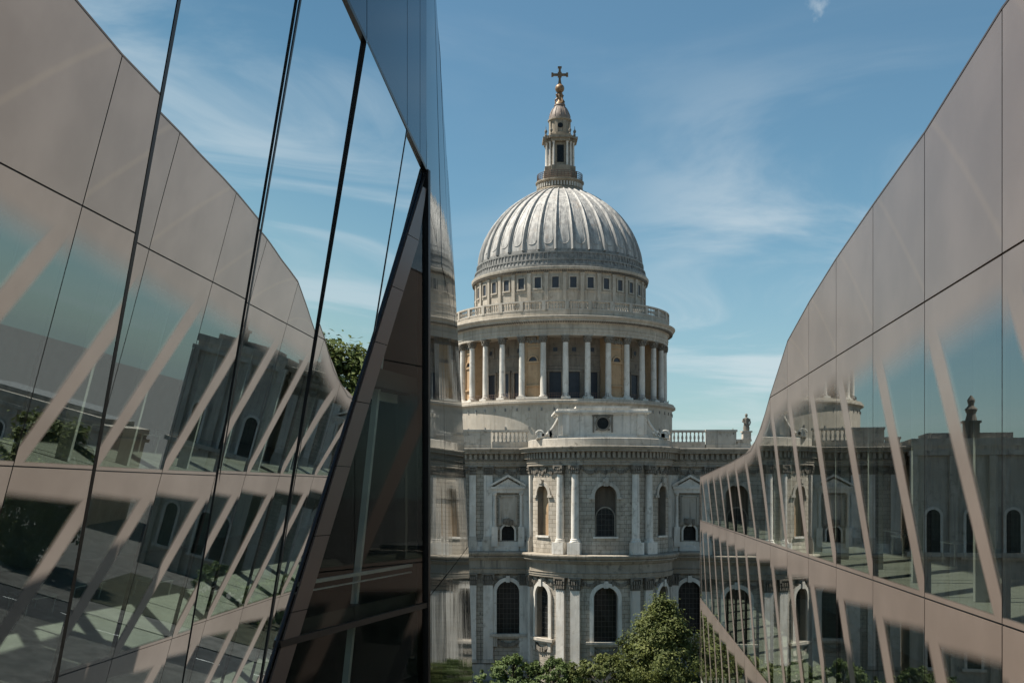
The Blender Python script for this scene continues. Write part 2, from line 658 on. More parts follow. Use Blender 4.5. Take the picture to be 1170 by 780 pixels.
def pane_mesh(y0, y1, v0a, v0b, v1a, v1b, name, mat, u=U, thick=0.05, N=8):
    """pane between depths y0..y1 (far), bottom v0a->v0b, top v1a->v1b; uv.x runs towards the camera end"""
    b = MB()
    V, UV = [], []
    tilt = rng.uniform(-1, 1) * 0.002
    for j in range(N + 1):
        for i in range(N + 1):
            a = i / N
            y = y0 + (y1 - y0) * a
            lo = v0a + (v0b - v0a) * a
            hi = v1a + (v1b - v1a) * a
            v = lo + (hi - lo) * j / N
            V.append(W(u + tilt * (a - .5), y, v))
            UV.append((1 - a, j / N))
    F = []
    k = N + 1
    for j in range(N):
        for i in range(N):
            F.append((j * k + i, (j + 1) * k + i, (j + 1) * k + i + 1, j * k + i + 1))
    b.add(V, F, UV)
    # back sheet and edges
    bk = [W(u + thick, y0, v0a), W(u + thick, y1, v0b), W(u + thick, y1, v1b), W(u + thick, y0, v1a)]
    ft = [V[0], V[N], V[-1], V[N * k]]
    uvq = [(1, 0), (0, 0), (0, 1), (1, 1)]
    b.add(bk, [(0, 1, 2, 3)], uvq)
    b.add(ft + bk, [(0, 4, 7, 3), (1, 2, 6, 5), (3, 7, 6, 2), (0, 1, 5, 4)], [(0.5, 0.99)] * 8)
    return b.mesh(name, mat)


# uv: the band runs from the top at the far joint to the bottom at the near joint
for k in range(len(joints) - 1):
    y0, y1 = joints[k], joints[k + 1]
    a, b_ = y0 + GAP, y1 - GAP
    pa, pb = prof(a), prof(b_)
    L0 = LEV[0]
    # fascia panel
    if pa > L0 + 0.15:
        ye, top_e = b_, pb
        if pb < L0 + GAP:
            ye = a + (b_ - a) * (pa - L0 - GAP) / (pa - pb)
            top_e = L0 + GAP + 0.01
        N = 4
        me = pane_mesh(a, ye, L0 + GAP, L0 + GAP, pa, top_e, 'cladding_panel', M['cladding'], N=N)
        link('cladding_panel', me, right)
    for r in range(3):
        hiL, loL = LEV[r], LEV[r + 1]
        ta, tb = min(hiL - GAP, pa), min(hiL - GAP, pb)
        if y1 < 9 and r > 0:
            continue
        me = pane_mesh(a, b_, loL + GAP, loL + GAP, ta, tb, 'window', M['pane_top'] if r == 0 else M['pane_low'])
        link('window', me, right)
# joint seals behind the gaps
for y in joints:
    b = MB()
    top = prof(y) - 0.03
    b.hexa([W(U + .052, y - .05, LEV[3]), W(U + .052, y + .05, LEV[3]), W(U + .14, y + .05, LEV[3]), W(U + .14, y - .05, LEV[3]),
            W(U + .052, y - .05, top), W(U + .052, y + .05, top), W(U + .14, y + .05, top), W(U + .14, y - .05, top)])
    b.build('mullion', M['frame_dark'], right)
for v in LEV[:3]:
    b = MB()
    for (y0, y1) in zip(joints, joints[1:]):
        if prof(y1) < v:
            continue
        p = [(U + .053, -.05), (U + .053, .05), (U + .141, .05), (U + .141, -.05)]
        b.hexa([W(p[0][0], y0 + .06, v - .05), W(p[0][0], y1 - .06, v - .05), W(p[2][0], y1 - .06, v - .05), W(p[2][0], y0 + .06, v - .05),
                W(p[0][0], y0 + .06, v + .05), W(p[0][0], y1 - .06, v + .05), W(p[2][0], y1 - .06, v + .05), W(p[2][0], y0 + .06, v + .05)])
    b.build('transom', M['frame_dark'], right)
# coping along the sloping edge and roof behind it
b = MB()
ys = sorted(set([p[0] for p in PROF] + joints))
ys = [y for y in ys if joints[0] <= y <= YEND]
for (y0, y1) in zip(ys, ys[1:]):
    p0, p1 = prof(y0), prof(y1)
    b.hexa([W(U - .01, y0, p0 + .004), W(U - .01, y1, p1 + .004), W(U + .3, y1, p1 + .004), W(U + .3, y0, p0 + .004),
            W(U - .01, y0, p0 + .05), W(U - .01, y1, p1 + .05), W(U + .3, y1, p1 + .05), W(U + .3, y0, p0 + .05)])
b.build('coping', M['frame_bronze'], right)
b = MB()
for (y0, y1) in zip(ys, ys[1:]):
    p0, p1 = prof(y0) - .1, prof(y1) - .1
    b.add([W(U + .3, y0, p0), W(U + .3, y1, p1), W(U + 26, y1, p1), W(U + 26, y0, p0)], [(0, 1, 2, 3)])
    b.add([W(U + .3, y0, p0 - .35), W(U + .3, y1, p1 - .35), W(U + 26, y1, p1 - .35), W(U + 26, y0, p0 - .35)], [(3, 2, 1, 0)])
b.build('roof', M['roof'], right)
ya, yb = joints[0], YEND
for i, v in enumerate([LEV[1], LEV[2], LEV[3]]):
    b = MB()
    e = .3 if i < 2 else .06
    b.hexa([W(U + e, ya, v - .45), W(U + e, yb - .1, v - .45), W(U + 25.8, yb - .1, v - .45), W(U + 25.8, ya, v - .45),
            W(U + e, ya, v + .02), W(U + e, yb - .1, v + .02), W(U + 25.8, yb - .1, v + .02), W(U + 25.8, ya, v + .02)])
    b.build('floor_slab', M['slab'], right)
b = MB()
v0 = LEV[3]
for (y0, y1) in zip(ys, ys[1:]):
    b.add([W(U + 9, y0, v0), W(U + 9, y1, v0), W(U + 9, y1, prof(y1) - .5), W(U + 9, y0, prof(y0) - .5)], [(0, 1, 2, 3)])
b.build('partition_wall', M['partition'], right)
b = MB()
e0, e1 = yb - .06, yb
b.add([W(U + .05, e1, LEV[3]), W(U + 26, e1, LEV[3]), W(U + 26, e1, prof(yb)), W(U + .05, e1, prof(yb))], [(0, 1, 2, 3)])
b.add([W(U + .05, ya, LEV[3]), W(U + 26, ya, LEV[3]), W(U + 26, ya, prof(ya)), W(U + .05, ya, prof(ya))], [(0, 3, 2, 1)])
b.hexa([W(U - .012, yb - .02, LEV[3]), W(U - .012, yb + .12, LEV[3]), W(U + .06, yb + .12, LEV[3]), W(U + .06, yb - .02, LEV[3]),
        W(U - .012, yb - .02, prof(yb)), W(U - .012, yb + .12, prof(yb)), W(U + .06, yb + .12, prof(yb)), W(U + .06, yb - .02, prof(yb))])
b.build('end_wall', M['cladding'], right)
# plain lower storeys down to the street
b = MB()
b.hexa([W(U + .02, ya, -EYE), W(U + .02, yb, -EYE), W(U + 26, yb, -EYE), W(U + 26, ya, -EYE),
        W(U + .02, ya, LEV[3] - .46), W(U + .02, yb, LEV[3] - .46), W(U + 26, yb, LEV[3] - .46), W(U + 26, ya, LEV[3] - .46)])
b.build('lower_wall', M['cladding'], right)
colm = MB()
colm.box(-.22, .22, -.06, .06, .03, 6.05)
cme = colm.mesh('office_fin', M['column'], 40)
for y in joints[3:18]:
    for v in (LEV[1],):
        top = min(LEV[0], prof(y)) - v
        if top > 5.9:
            link('office_fin', cme, right, W(U + 1.0, y + 4.1, v))
b = MB()
for i, y in enumerate(joints[2:20]):
    for v in (LEV[1], LEV[2]):
        if rng.random() < .75 and prof(y) > LEV[0]:
            x0 = U + 3.4 + rng.uniform(0, 2)
            w = rng.uniform(1.2, 2.6)
            b.hexa([W(x0, y, v + .74), W(x0, y + w, v + .74), W(x0 + .9, y + w, v + .74), W(x0 + .9, y, v + .74),
                    W(x0, y, v + .78), W(x0, y + w, v + .78), W(x0 + .9, y + w, v + .78), W(x0 + .9, y, v + .78)])
            for (dx, dy) in ((.05, .05), (.8, .05), (.05, w - .1), (.8, w - .1)):
                p0 = W(x0 + dx, y + dy, v + .025)
                b.box(p0[0], p0[0] + .05, p0[1], p0[1] + .05, p0[2], p0[2] + .71)
b.build('desk_row', M['column'], right)

# ------------------------------------------------------------------ the dark mirrored building on the left
AT = 0.14
A0 = -0.592 * U


def WA(y, v, off=0.0):
    return W(A0 + AT * v + off, y, v)


def vtop(y):
    return 6.8 - 0.0574 * y


M['core'] = plain('dark_interior', (0.012, 0.014, 0.014), 0.8)
left = thing('mirrored_building', 'dark mirror-glass building leaning over the passage, its panes reflecting the bronze facade opposite', 'office building', (0, 0, 0))
CORN = Vector((-1.107, 20.0, 5.65))
EDX, EDY = .2153, .683                     # fold line drift per metre of height


def fold_y(v):
    return 20.0 - EDY * (5.65 - v)


VB = -8.5


def clip(poly, fn):
    out = []
    for i in range(len(poly)):
        p, q = poly[i], poly[(i + 1) % len(poly)]
        a, c = fn(p), fn(q)
        if a >= 0:
            out.append(p)
        if (a >= 0) != (c >= 0):
            t = a / (a - c)
            out.append((p[0] + (q[0] - p[0]) * t, p[1] + (q[1] - p[1]) * t))
    return out


def mull(k, v):
    base = [3.05, 6.05, 8.93, 11.75, 14.52, 17.55, 20.6]
    if k < 0:
        return base[0] + 2.95 * k + .09 * v
    return base[k] + .09 * v if k < len(base) else 99


nA = Vector((1, -SH, -AT)).normalized()
for k in range(-4, 6):
    poly = [(mull(k, VB), VB), (mull(k + 1, VB), VB), (mull(k + 1, 6), 6.9), (mull(k, 6), 6.9)]
    poly = clip(poly, lambda p: vtop(p[0]) - p[1])
    poly = clip(poly, lambda p: fold_y(p[1]) - p[0])
    if len(poly) < 3:
        continue
    b = MB()
    cyv = sum(p[0] for p in poly) / len(poly)
    tilt = rng.uniform(-1, 1) * 0.0095
    tilt2 = rng.uniform(-1, 1) * 0.0038
    pts = [WA(p[0], p[1], tilt * (p[0] - cyv) + tilt2 * p[1]) for p in poly]
    n = len(pts)
    back = [tuple(Vector(p) - nA * .05) for p in pts]
    b.add(pts + back, [tuple(reversed(range(n))), tuple(range(n, 2 * n))] + [(i, (i + 1) % n, n + (i + 1) % n, n + i) for i in range(n)])
    # make the front face look outwards
    o = b.build('mirror_pane', [M['mirror'], M['core']], left)
    for p_ in o.data.polygons:
        p_.material_index = 0 if p_.index == 0 else 1
for k in range(-3, 6):
    v1 = vtop(mull(k, 5.8))
    v0 = VB
    while fold_y(v0) < mull(k, v0) and v0 < v1:
        v0 += .02
    if v1 - v0 < .3:
        continue
    b = MB()
    w = .058 if k <= 2 else (.042 if k == 3 else .032)
    b.bar(WA(mull(k, v0), v0, .002), WA(mull(k, v1), v1, .002), w, .016, nA)
    b.build('mullion', M['mullion_black'], left)
b = MB()
b.bar(WA(fold_y(VB), VB, .0), WA(fold_y(5.65), 5.65, .0), .05, .03, nA)
b.bar(WA(-9, vtop(-9), 0), WA(20, vtop(20), 0), .05, .04, nA)
b.build('edge_trim', M['mullion_black'], left)
# upper dark cladding above the glass


def roof_left(y):
    return 9.05


cl_j = [-9.0] + [mull(k, 5.8) for k in range(-3, 6)] + [19.3, 20.0]
for (y0, y1) in zip(cl_j, cl_j[1:]):
    if y1 < 8:
        continue
    a, c = y0 + .018, y1 - .018
    b = MB()
    q = []
    for y in (a, c):
        u = A0 + AT * vtop(y)
        q.append((y, u))
    N_ = 4
    b.hexa([W(q[0][1] - .05, q[0][0], vtop(q[0][0]) + .05), W(q[0][1] + .006, q[0][0], vtop(q[0][0]) + .05), W(q[1][1] + .006, q[1][0], vtop(q[1][0]) + .05), W(q[1][1] - .05, q[1][0], vtop(q[1][0]) + .05),
            W(q[0][1] - .05, q[0][0], roof_left(q[0][0])), W(q[0][1] + .006, q[0][0], roof_left(q[0][0])), W(q[1][1] + .006, q[1][0], roof_left(q[1][0])), W(q[1][1] - .05, q[1][0], roof_left(q[1][0]))])
    b.build('dark_panel', M['dark_cladding'], left)
# dark core that closes the building
b = MB()
core = []
for y in (-12.0, 19.4):
    yy = min(y, 19.4)
    core += [W(A0 + AT * VB - .9, y, -EYE), W(-40, y, -EYE), W(-40, y, roof_left(y) - .1), W(A0 + AT * 5.5 - .35, y, roof_left(y) - .1), W(A0 + AT * 5.2 - .35, y, 5.3), W(A0 + AT * 5.2 - 5.0, y, 5.1), W(A0 - 5.5, y, VB)]
b.add(core, [(0, 7, 13, 6), (6, 13, 12, 5), (5, 12, 11, 4), (4, 11, 10, 3), (3, 10, 9, 2), (0, 6, 5, 4, 3, 2, 1), (7, 8, 9, 10, 11, 12, 13)])
b.build('dark_core', M['core'], left)
# triangular corner facet: clear glass with a dark room behind it
P0 = Vector(W(A0 + AT * 5.65, 20.0, 5.65))


def FB(a, v):
    """point on corner facet: a=0 fold line .. 1 corner edge, at height v"""
    d = 5.65 - v
    p = Vector((P0.x - EDX * d, 20 - EDY * d, EYE + v))
    q = Vector((P0.x, 20.0, EYE + v))
    return p + (q - p) * a


nB = Vector((5.5, -1.74, 0)).normalized()
VB2 = -8.5
for (va, vb, mk) in ((5.6, -1.95, 'clear'), (-2.0, -8.5, 'clear')):
    b = MB()
    pts = [FB(0.02, vb), FB(1, vb), FB(1, va), FB(0.02, va)] if va < 5 else [FB(0.02, vb), FB(1, vb), FB(1, va)]
    n = len(pts)
    bk = [p - nB * .04 for p in pts]
    b.add(pts + bk, [tuple(range(n)), tuple(reversed(range(n, 2 * n)))] + [((i + 1) % n, i, n + i, n + (i + 1) % n) for i in range(n)])
    b.build('corner_glass', M[mk], left)
b = MB()
b.bar(FB(1, -8.5) + nB * .01, FB(1, 5.65) + nB * .01, .10, .10, nB)
b.bar(FB(0.0, -1.975) + nB * .012, FB(1, -1.975) + nB * .012, .09, .06, nB)
b.build('corner_frame', M['mullion_black'], left)
b = MB()
for j in range(14):
    va, vb = 5.3 - 13.8 * j / 14, 5.3 - 13.8 * (j + 1) / 14 + .012
    fa, fb_ = min(.7, .52 / (.716 * (5.65 - va))), min(.7, .52 / (.716 * (5.65 - vb)))
    q = [FB(0.012, va), FB(fa, va), FB(fb_, vb), FB(0.012, vb)]
    b.hexa([p + nB * .004 for p in q] + [p + nB * .03 for p in q])
b.build('fold_strip', M['cladding'], left)  # narrow bronze-coloured strip laid along the fold line
b = MB()
b.bar(FB(.60, -8.5) - nB * .35, FB(.47, 2.7) - nB * .35, .075, .10, nB)
b.build('pale_post', M['white_metal'], left)
b = MB()
b.bar(FB(.05, -1.28) - nB * .25, FB(.98, -1.28) - nB * .25, .05, .06, nB)
b.bar(FB(.05, -1.40) - nB * .25, FB(.98, -1.40) - nB * .25, .02, .04, nB)
b.build('guard_rail', M['white_metal'], left)
b = MB()
q = [FB(.50, 1.55) - nB * .5, FB(.93, 1.55) - nB * .5, FB(.93, 2.05) - nB * .5, FB(.55, 2.05) - nB * .5]
b.hexa([p for p in q] + [p + nB * .04 for p in q])
b.build('pale_board', M['white_metal'], left)
b = MB()
for v in (-1.75, 2.0):
    pts = [FB(0.0, v) - nB * .15, FB(.97, v) - nB * .15, FB(.97, v) - nB * 4.5, FB(0, v) - nB * 4.5]
    b.hexa([tuple(p - Vector((0, 0, .3))) for p in pts] + [tuple(p) for p in pts])
b.build('floor_slab', M['frame_dark'], left)
# curved mirror flank beyond the corner
DT = [(-9.0, -.57), (-6.7, -.585), (0.0, -.80), (7.14, -1.20), (12.06, -1.51), (17.3, -2.28), (18.0, -2.40)]


def dfar(v):
    for (a, xa), (b2, xb) in zip(DT, DT[1:]):
        if v <= b2:
            return xa + (xb - xa) * (v - a) / (b2 - a)
    return DT[-1][1]


def WD(a, v):
    """a 0 = corner .. 1 = far edge; slight outward bow"""
    x0 = P0.x - (0.0 if v < 6 else 0.012 * (v - 6))
    x = x0 + (dfar(v) - x0) * a + .015 * math.sin(math.pi * a)
    return Vector((x, 20.06 + 20.0 * a, EYE + v))


def dtop(a):
    return 9.0 + 8.5 * a


cols = [0, .30, .56, .80, 1.0]
rows = [-9.0, -1.9, 5.2, 99]
for ci in range(4):
    for ri in range(3):
        a0, a1 = cols[ci] + .0015, cols[ci + 1] - .0015
        v0, v1 = rows[ri] + .012, rows[ri + 1] - .012
        N = 10
        b = MB()
        V = []
        t1, t2 = rng.uniform(-1, 1) * .010, rng.uniform(-1, 1) * .010
        for j in range(N + 1):
            for i in range(5):
                a = a0 + (a1 - a0) * i / 4
                hi = min(v1, dtop(a))
                p = WD(a, v0 + (hi - v0) * j / N)
                V.append(p + Vector((t1 * (i / 4 - .5) + t2 * (j / N - .5), 0, 0)))
        F = [(j * 5 + i, j * 5 + i + 1, (j + 1) * 5 + i + 1, (j + 1) * 5 + i) for j in range(N) for i in range(4)]
        b.add(V, F)
        off = Vector((-.05, 0, 0))
        nV = len(V)
        rim = [i for i in range(5)] + [j * 5 + 4 for j in range(1, N + 1)] + [N * 5 + i for i in (3, 2, 1, 0)] + [j * 5 for j in range(N - 1, 0, -1)]
        RV = [V[i] for i in rim] + [V[i] + off for i in rim]
        m_ = len(rim)
        b.add(RV, [((i + 1) % m_, i, m_ + i, m_ + (i + 1) % m_) for i in range(m_)])
        b.build('flank_pane', M['mirror_edge'], left, smooth=30)
b = MB()
for j in range(26):
    v0, v1 = -9 + 26.3 * j / 26, -9 + 26.3 * (j + 1) / 26
    b.bar(WD(1, v0) + Vector((-.03, .02, 0)), WD(1, v1) + Vector((-.03, .02, 0)), .07, .05, (0, 1, 0))
b.build('flank_edge', M['mullion_black'], left)
b = MB()
back = [(-30, 20.1), (-30, 32.0)]
ring = [(WD(a, 0).x - .12, WD(a, 0).y) for a in (0, .5, 1)]
for (v0, v1) in ((-EYE, -9.0), (-9, 0), (0, 5.7), (5.7, 9.6), (9.6, 10.7)):
    R0 = [(WD(a, max(v0, -9)).x - .16, WD(a, 0).y) for a in (0, .5, 1)] + [(-30, 40.0), (-30, 20.1)]
    R1 = [(WD(a, max(v1, -9)).x - .16, WD(a, 0).y) for a in (0, .5, 1)] + [(-30, 40.0), (-30, 20.1)]
    vv = [(x, y, EYE + v0) for x, y in R0] + [(x, y, EYE + v1) for x, y in R1]
    b.add(vv, [(i, (i + 1) % 5, 5 + (i + 1) % 5, 5 + i) for i in range(5)] + [(5, 6, 7, 8, 9)])
b.build('rear_wall', M['core'], left)

# ------------------------------------------------------------------ cathedral
CX, CY = 15.2, 158.0
cath = thing('cathedral', 'pale stone domed cathedral with rounded east end, framed between the two glass buildings', 'cathedral', (CX, CY, 0))
R = 9.6
SA = R * math.pi / 2
HW = 21.2


def P(s, off, z):
    a = abs(s)
    if a <= SA:
        th = s / R
        return ((R + off) * math.sin(th), -(R + off) * math.cos(th), z)
    return (math.copysign(R + a - SA, s), -off, z)


def gbox(mb, s0, s1, o0, o1, z0, z1, n=None, taper=None):
    if n is None:
        n = max(1, int((s1 - s0) / 0.7)) if min(abs(s0), abs(s1)) < SA else 1
    V = []
    for i in range(n + 1):
        s = s0 + (s1 - s0) * i / n
        for (o, z) in ((o0, z0), (o1, z0), (o1, z1), (o0, z1)):
            V.append(P(s, o, z))
    F = []
    for i in range(n):
        for j in range(4):
            F.append((i * 4 + j, (i + 1) * 4 + j, (i + 1) * 4 + (j + 1) % 4, i * 4 + (j + 1) % 4))
    F.append((0, 3, 2, 1))
    F.append((n * 4, n * 4 + 1, n * 4 + 2, n * 4 + 3))
    mb.add(V, [tuple(reversed(f)) for f in F])


def sweep(mb, profile, arc=True, sides=True, back=70):
    """moulding profile [(off,z)] round the whole east end"""
    paths = []
    if arc:
        n = 48
        paths.append([(lambda o, z, th=(-math.pi / 2 + math.pi * i / n): ((R + o) * math.sin(th), -(R + o) * math.cos(th), z)) for i in range(n + 1)])
    for sg in (-1, 1):
        pts = [lambda o, z, sg=sg: (sg * (HW + o), back, z), lambda o, z, sg=sg: (sg * (HW + o), -o, z), lambda o, z, sg=sg: (sg * (R - .5), -o, z)]
        paths.append(pts if sg < 0 else list(reversed(pts)))
    for path in paths:
        V = []
        m = len(profile)
        for fn in path:
            for (o, z) in profile:
                V.append(fn(o, z))
        F = []
        for i in range(len(path) - 1):
            for j in range(m - 1):
                F.append((i * m + j, (i + 1) * m + j, (i + 1) * m + j + 1, i * m + j + 1))
        mb.add(V, F)


def wall_bay(mb, s0, s1, z0, z1, ops, off=0.0, depth=0.8):
    """wall strip with arched (or square) openings ops=[(c,w,zb,zs,arched)] stacked, non overlapping, all within s0..s1"""
    def strip(a, c, lo, hi):
        if c - a < 1e-4:
            return
        n = max(1, int((c - a) / .5))
        for i in range(n):
            p, q = a + (c - a) * i / n, a + (c - a) * (i + 1) / n
            V = [P(p, off, lo(p)), P(q, off, lo(q)), P(q, off, hi(q)), P(p, off, hi(p))]
            uv = [(p, lo(p)), (q, lo(q)), (q, hi(q)), (p, hi(p))]
            mb.add(V, [(0, 1, 2, 3)], uv)
    ops = sorted(ops, key=lambda o: o[2])
    zlo = z0
    for k, (c, w, zb, zs, ar) in enumerate(ops):
        r = w / 2
        zt = zs + (r if ar else 0)
        znext = z1 if k == len(ops) - 1 else ops[k + 1][2] - .3
        strip(s0, c - r, lambda s: zlo, lambda s: znext)
        strip(c + r, s1, lambda s: zlo, lambda s: znext)
        strip(c - r, c + r, lambda s: zlo, lambda s: zb)
        if ar:
            n = 16
            for i in range(n):
                a, b2 = c - r * math.cos(math.pi * i / n), c - r * math.cos(math.pi * (i + 1) / n)
                za, zb2 = zs + r * math.sin(math.pi * i / n), zs + r * math.sin(math.pi * (i + 1) / n)
                mb.add([P(a, off, za), P(b2, off, zb2), P(b2, off, znext), P(a, off, znext)], [(0, 1, 2, 3)], [(a, za), (b2, zb2), (b2, znext), (a, znext)])
                mb.add([P(a, off, za), P(a, off - depth, za), P(b2, off - depth, zb2), P(b2, off, zb2)], [(0, 1, 2, 3)])
        else:
            strip(c - r, c + r, lambda s: zs, lambda s: znext)
            mb.add([P(c - r, off, zs), P(c - r, off - depth, zs), P(c + r, off - depth, zs), P(c + r, off, zs)], [(0, 1, 2, 3)])
        for sg in (-1, 1):
            q = [P(c + sg * r, off, zb), P(c + sg * r, off - depth, zb), P(c + sg * r, off - depth, zs), P(c + sg * r, off, zs)]
            mb.add(q, [(0, 1, 2, 3) if sg < 0 else (3, 2, 1, 0)])
        mb.add([P(c - r, off, zb), P(c + r, off, zb), P(c + r, off - depth, zb), P(c - r, off - depth, zb)], [(0, 1, 2, 3)])
        zlo = znext
    if not ops:
        strip(s0, s1, lambda s: z0, lambda s: z1)


def arch_pane(c, w, zb, zs, off, arched=True, thick=.1):
    b = MB()
    r = w / 2
    pts = [(c - r, zb), (c + r, zb)]
    if arched:
        pts += [(c + r * math.cos(math.pi * i / 14), zs + r * math.sin(math.pi * i / 14)) for i in range(15)]
    else:
        pts += [(c + r, zs), (c - r, zs)]
    V = [P(s, off, z) for s, z in pts] + [P(s, off - thick, z) for s, z in pts]
    n = len(pts)
    b.add(V, [tuple(range(n)), tuple(reversed(range(n, 2 * n)))] + [((i + 1) % n, i, n + i, n + (i + 1) % n) for i in range(n)],
          [(s, z) for s, z in pts] * 2)
    return b


def arch_frame(b, c, w, zb, zs, t, o0, o1, off0=0.0, keystone=True):
    """raised band round an arched opening"""
    r = w / 2
    n = 18
    path = [(c - r, zb, -1, 0)]
    inner = [(c - r, zb)] + [(c - r * math.cos(math.pi * i / n), zs + r * math.sin(math.pi * i / n)) for i in range(n + 1)] + [(c + r, zb)]
    outer = [(c - r - t, zb)] + [(c - (r + t) * math.cos(math.pi * i / n), zs + (r + t) * math.sin(math.pi * i / n)) for i in range(n + 1)] + [(c + r + t, zb)]
    V, F = [], []
    for (si, zi), (so, zo) in zip(inner, outer):
        V += [P(si, o0, zi), P(so, o0, zo), P(so, o1, zo), P(si, o1, zi)]
    for i in range(len(inner) - 1):
        for j in range(4):
            F.append((i * 4 + j, i * 4 + (j + 1) % 4, (i + 1) * 4 + (j + 1) % 4, (i + 1) * 4 + j))
    F.append((0, 3, 2, 1))
    k = (len(inner) - 1) * 4
    F.append((k, k + 1, k + 2, k + 3))
    b.add(V, F)
    if keystone:
        gbox(b, c - .28, c + .28, o0, o1 + .18, zs + r - .15, zs + r + t + .25, n=1)


# --- levels
Z_PED, Z_SH0, Z_CAP0, Z_CAP1 = 2.4, 2.4, 13.2, 14.75
Z_LC = 17.8
Z_UP0, Z_UCAP0, Z_UCAP1 = 19.4, 28.45, 29.55
Z_TOP = 32.0
W57 = math.radians(57) * R
SM = SA + 3.0                                   # centre of the flat bays
# wall
wl = MB()
ops_low = lambda c, w: [(c, w, 6.2, 12.0, True)]
seg_lo, seg_up = [], []
lowW, lowB, lowS = 3.15, 6.35, 12.15
apW, apB, apS = 3.1, 6.5, 12.05
fkW = 2.9
bays = [(-SA - (HW - R), -SA, -SM, 'main'), (-SA, -R * rad(30), -W57, 'flank'), (-R * rad(30), R * rad(30), 0, 'apse'),
        (R * rad(30), SA, W57, 'flank'), (SA, SA + HW - R, SM, 'main')]
UW = {'apse': (2.85, 20.2, 25.5), 'flank': (2.5, 20.2, 25.7), 'main': (1.75, 19.3, 20.55)}
LW = {'apse': (3.1, 6.5, 12.1), 'flank': (2.9, 6.5, 12.1), 'main': (3.15, 6.4, 12.1)}
for (s0, s1, c, kd) in bays:
    w, zb, zs = LW[kd]
    wall_bay(wl, s0, s1, 0, Z_CAP1 + .4, [(c, w, zb, zs, True)], depth=1.0)
    w, zb, zs = UW[kd]
    wall_bay(wl, s0, s1, Z_CAP1 + .4, Z_TOP, [(c, w, zb, zs, True)], depth=1.2 if kd != 'main' else .6)
# side walls and roof slab
wl.add([(-HW, 0, 0), (-HW, 150, 0), (-HW, 150, Z_TOP), (-HW, 0, Z_TOP)], [(0, 3, 2, 1)], [(0, 0), (150, 0), (150, 32), (0, 32)])
wl.add([(HW, 0, 0), (HW, 150, 0), (HW, 150, Z_TOP), (HW, 0, Z_TOP)], [(0, 1, 2, 3)], [(0, 0), (150, 0), (150, 32), (0, 32)])
wl.build('wall', M['stone_wall'], cath)
b = MB()
b.box(-HW + .1, HW - .1, .1, 150, 31.0, 31.9)
b.lathe([(R - .1, 31.0), (R - .1, 31.9)], 32)
b.box(-8, 8, 12, 60, 31.9, 33.6)
b.build('roof', M['lead_dark'], cath)
# windows + frames
frame_mats = M['stone']
for (s0, s1, c, kd) in bays:
    w, zb, zs = LW[kd]
    win = arch_pane(c, w - .004, zb + .002, zs, -.75).build('window', M['leaded_window'], cath)
    fb = MB()
    arch_frame(fb, c, w, zb, zs, .52, .0, .30)
    arch_frame(fb, c, w + .04, zb, zs, .16, -.30, .07, keystone=False)
    fb.build('frame', M['stone_pale'], win)
    sb = MB()
    gbox(sb, c - w / 2 - .95, c + w / 2 + .95, 0.0, .62, zb - .36, zb - .004)
    gbox(sb, c - w / 2 - .75, c + w / 2 + .75, 0.0, .40, zb - .62, zb - .36)
    for sg in (-1, 1):
        gbox(sb, c + sg * (w / 2 + .2) - .28, c + sg * (w / 2 + .2) + .28, 0.0, .34, zb - 1.75, zb - .62, n=1)
    sb.build('sill', M['stone'], win)
    cb = MB()
    for i in range(26):
        t = i / 25
        s = c + (t - .5) * (w - .1)
        z = zb - .95 - .62 * (1 - (2 * t - 1) ** 2)
        gbox(cb, s - .13, s + .13, 0, .16 + rng.random() * .22, z - .2 - rng.random() * .12, z + .2 + rng.random() * .1, n=1)
    cb.build('festoon', M['stone_dark'], win)
    w, zb, zs = UW[kd]
    if kd == 'main':
        win = arch_pane(c, w - .004, zb + .002, zs, -.45).build('window', M['leaded_glass'], cath)
        fb = MB()
        arch_frame(fb, c, w, zb, zs, .26, 0, .2)
        fb.build('frame', M['stone_pale'], win)
    else:
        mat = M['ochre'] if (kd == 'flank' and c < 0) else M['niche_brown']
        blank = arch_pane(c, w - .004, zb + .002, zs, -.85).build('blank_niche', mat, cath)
        if kd == 'apse':
            wn = arch_pane(c, 2.5, zb + .02, 22.7, -.70, thick=.12).build('window', M['leaded_window'], cath)
            fb = MB()
            arch_frame(fb, c, 2.5, zb + .02, 22.7, .17, -.85, -.62, keystone=False)
            fb.build('frame', M['stone_sooty'], wn)
        fb = MB()
        arch_frame(fb, c, w, zs - .1, zs, .46, 0, .16)
        gbox(fb, c - w / 2 - .8, c - w / 2 - .01, 0, .26, zs - .42, zs - .1)
        gbox(fb, c + w / 2 + .01, c + w / 2 + .8, 0, .26, zs - .42, zs - .1)
        for i in range(9):
            gbox(fb, c - .3 + rng.random() * .6 - .12, c + rng.random() * .3 + .1, .2, .45, zs + w / 2 + .1 + rng.random() * .5, zs + w / 2 + .5 + rng.random() * .6, n=1)
        fb.build('arch_moulding', M['stone'], blank)
        sb = MB()
        gbox(sb, c - w / 2 - .2, c + w / 2 + .2, 0, .22, zb - .25, zb - .003)
        sb.build('sill', M['stone_pale'], blank)

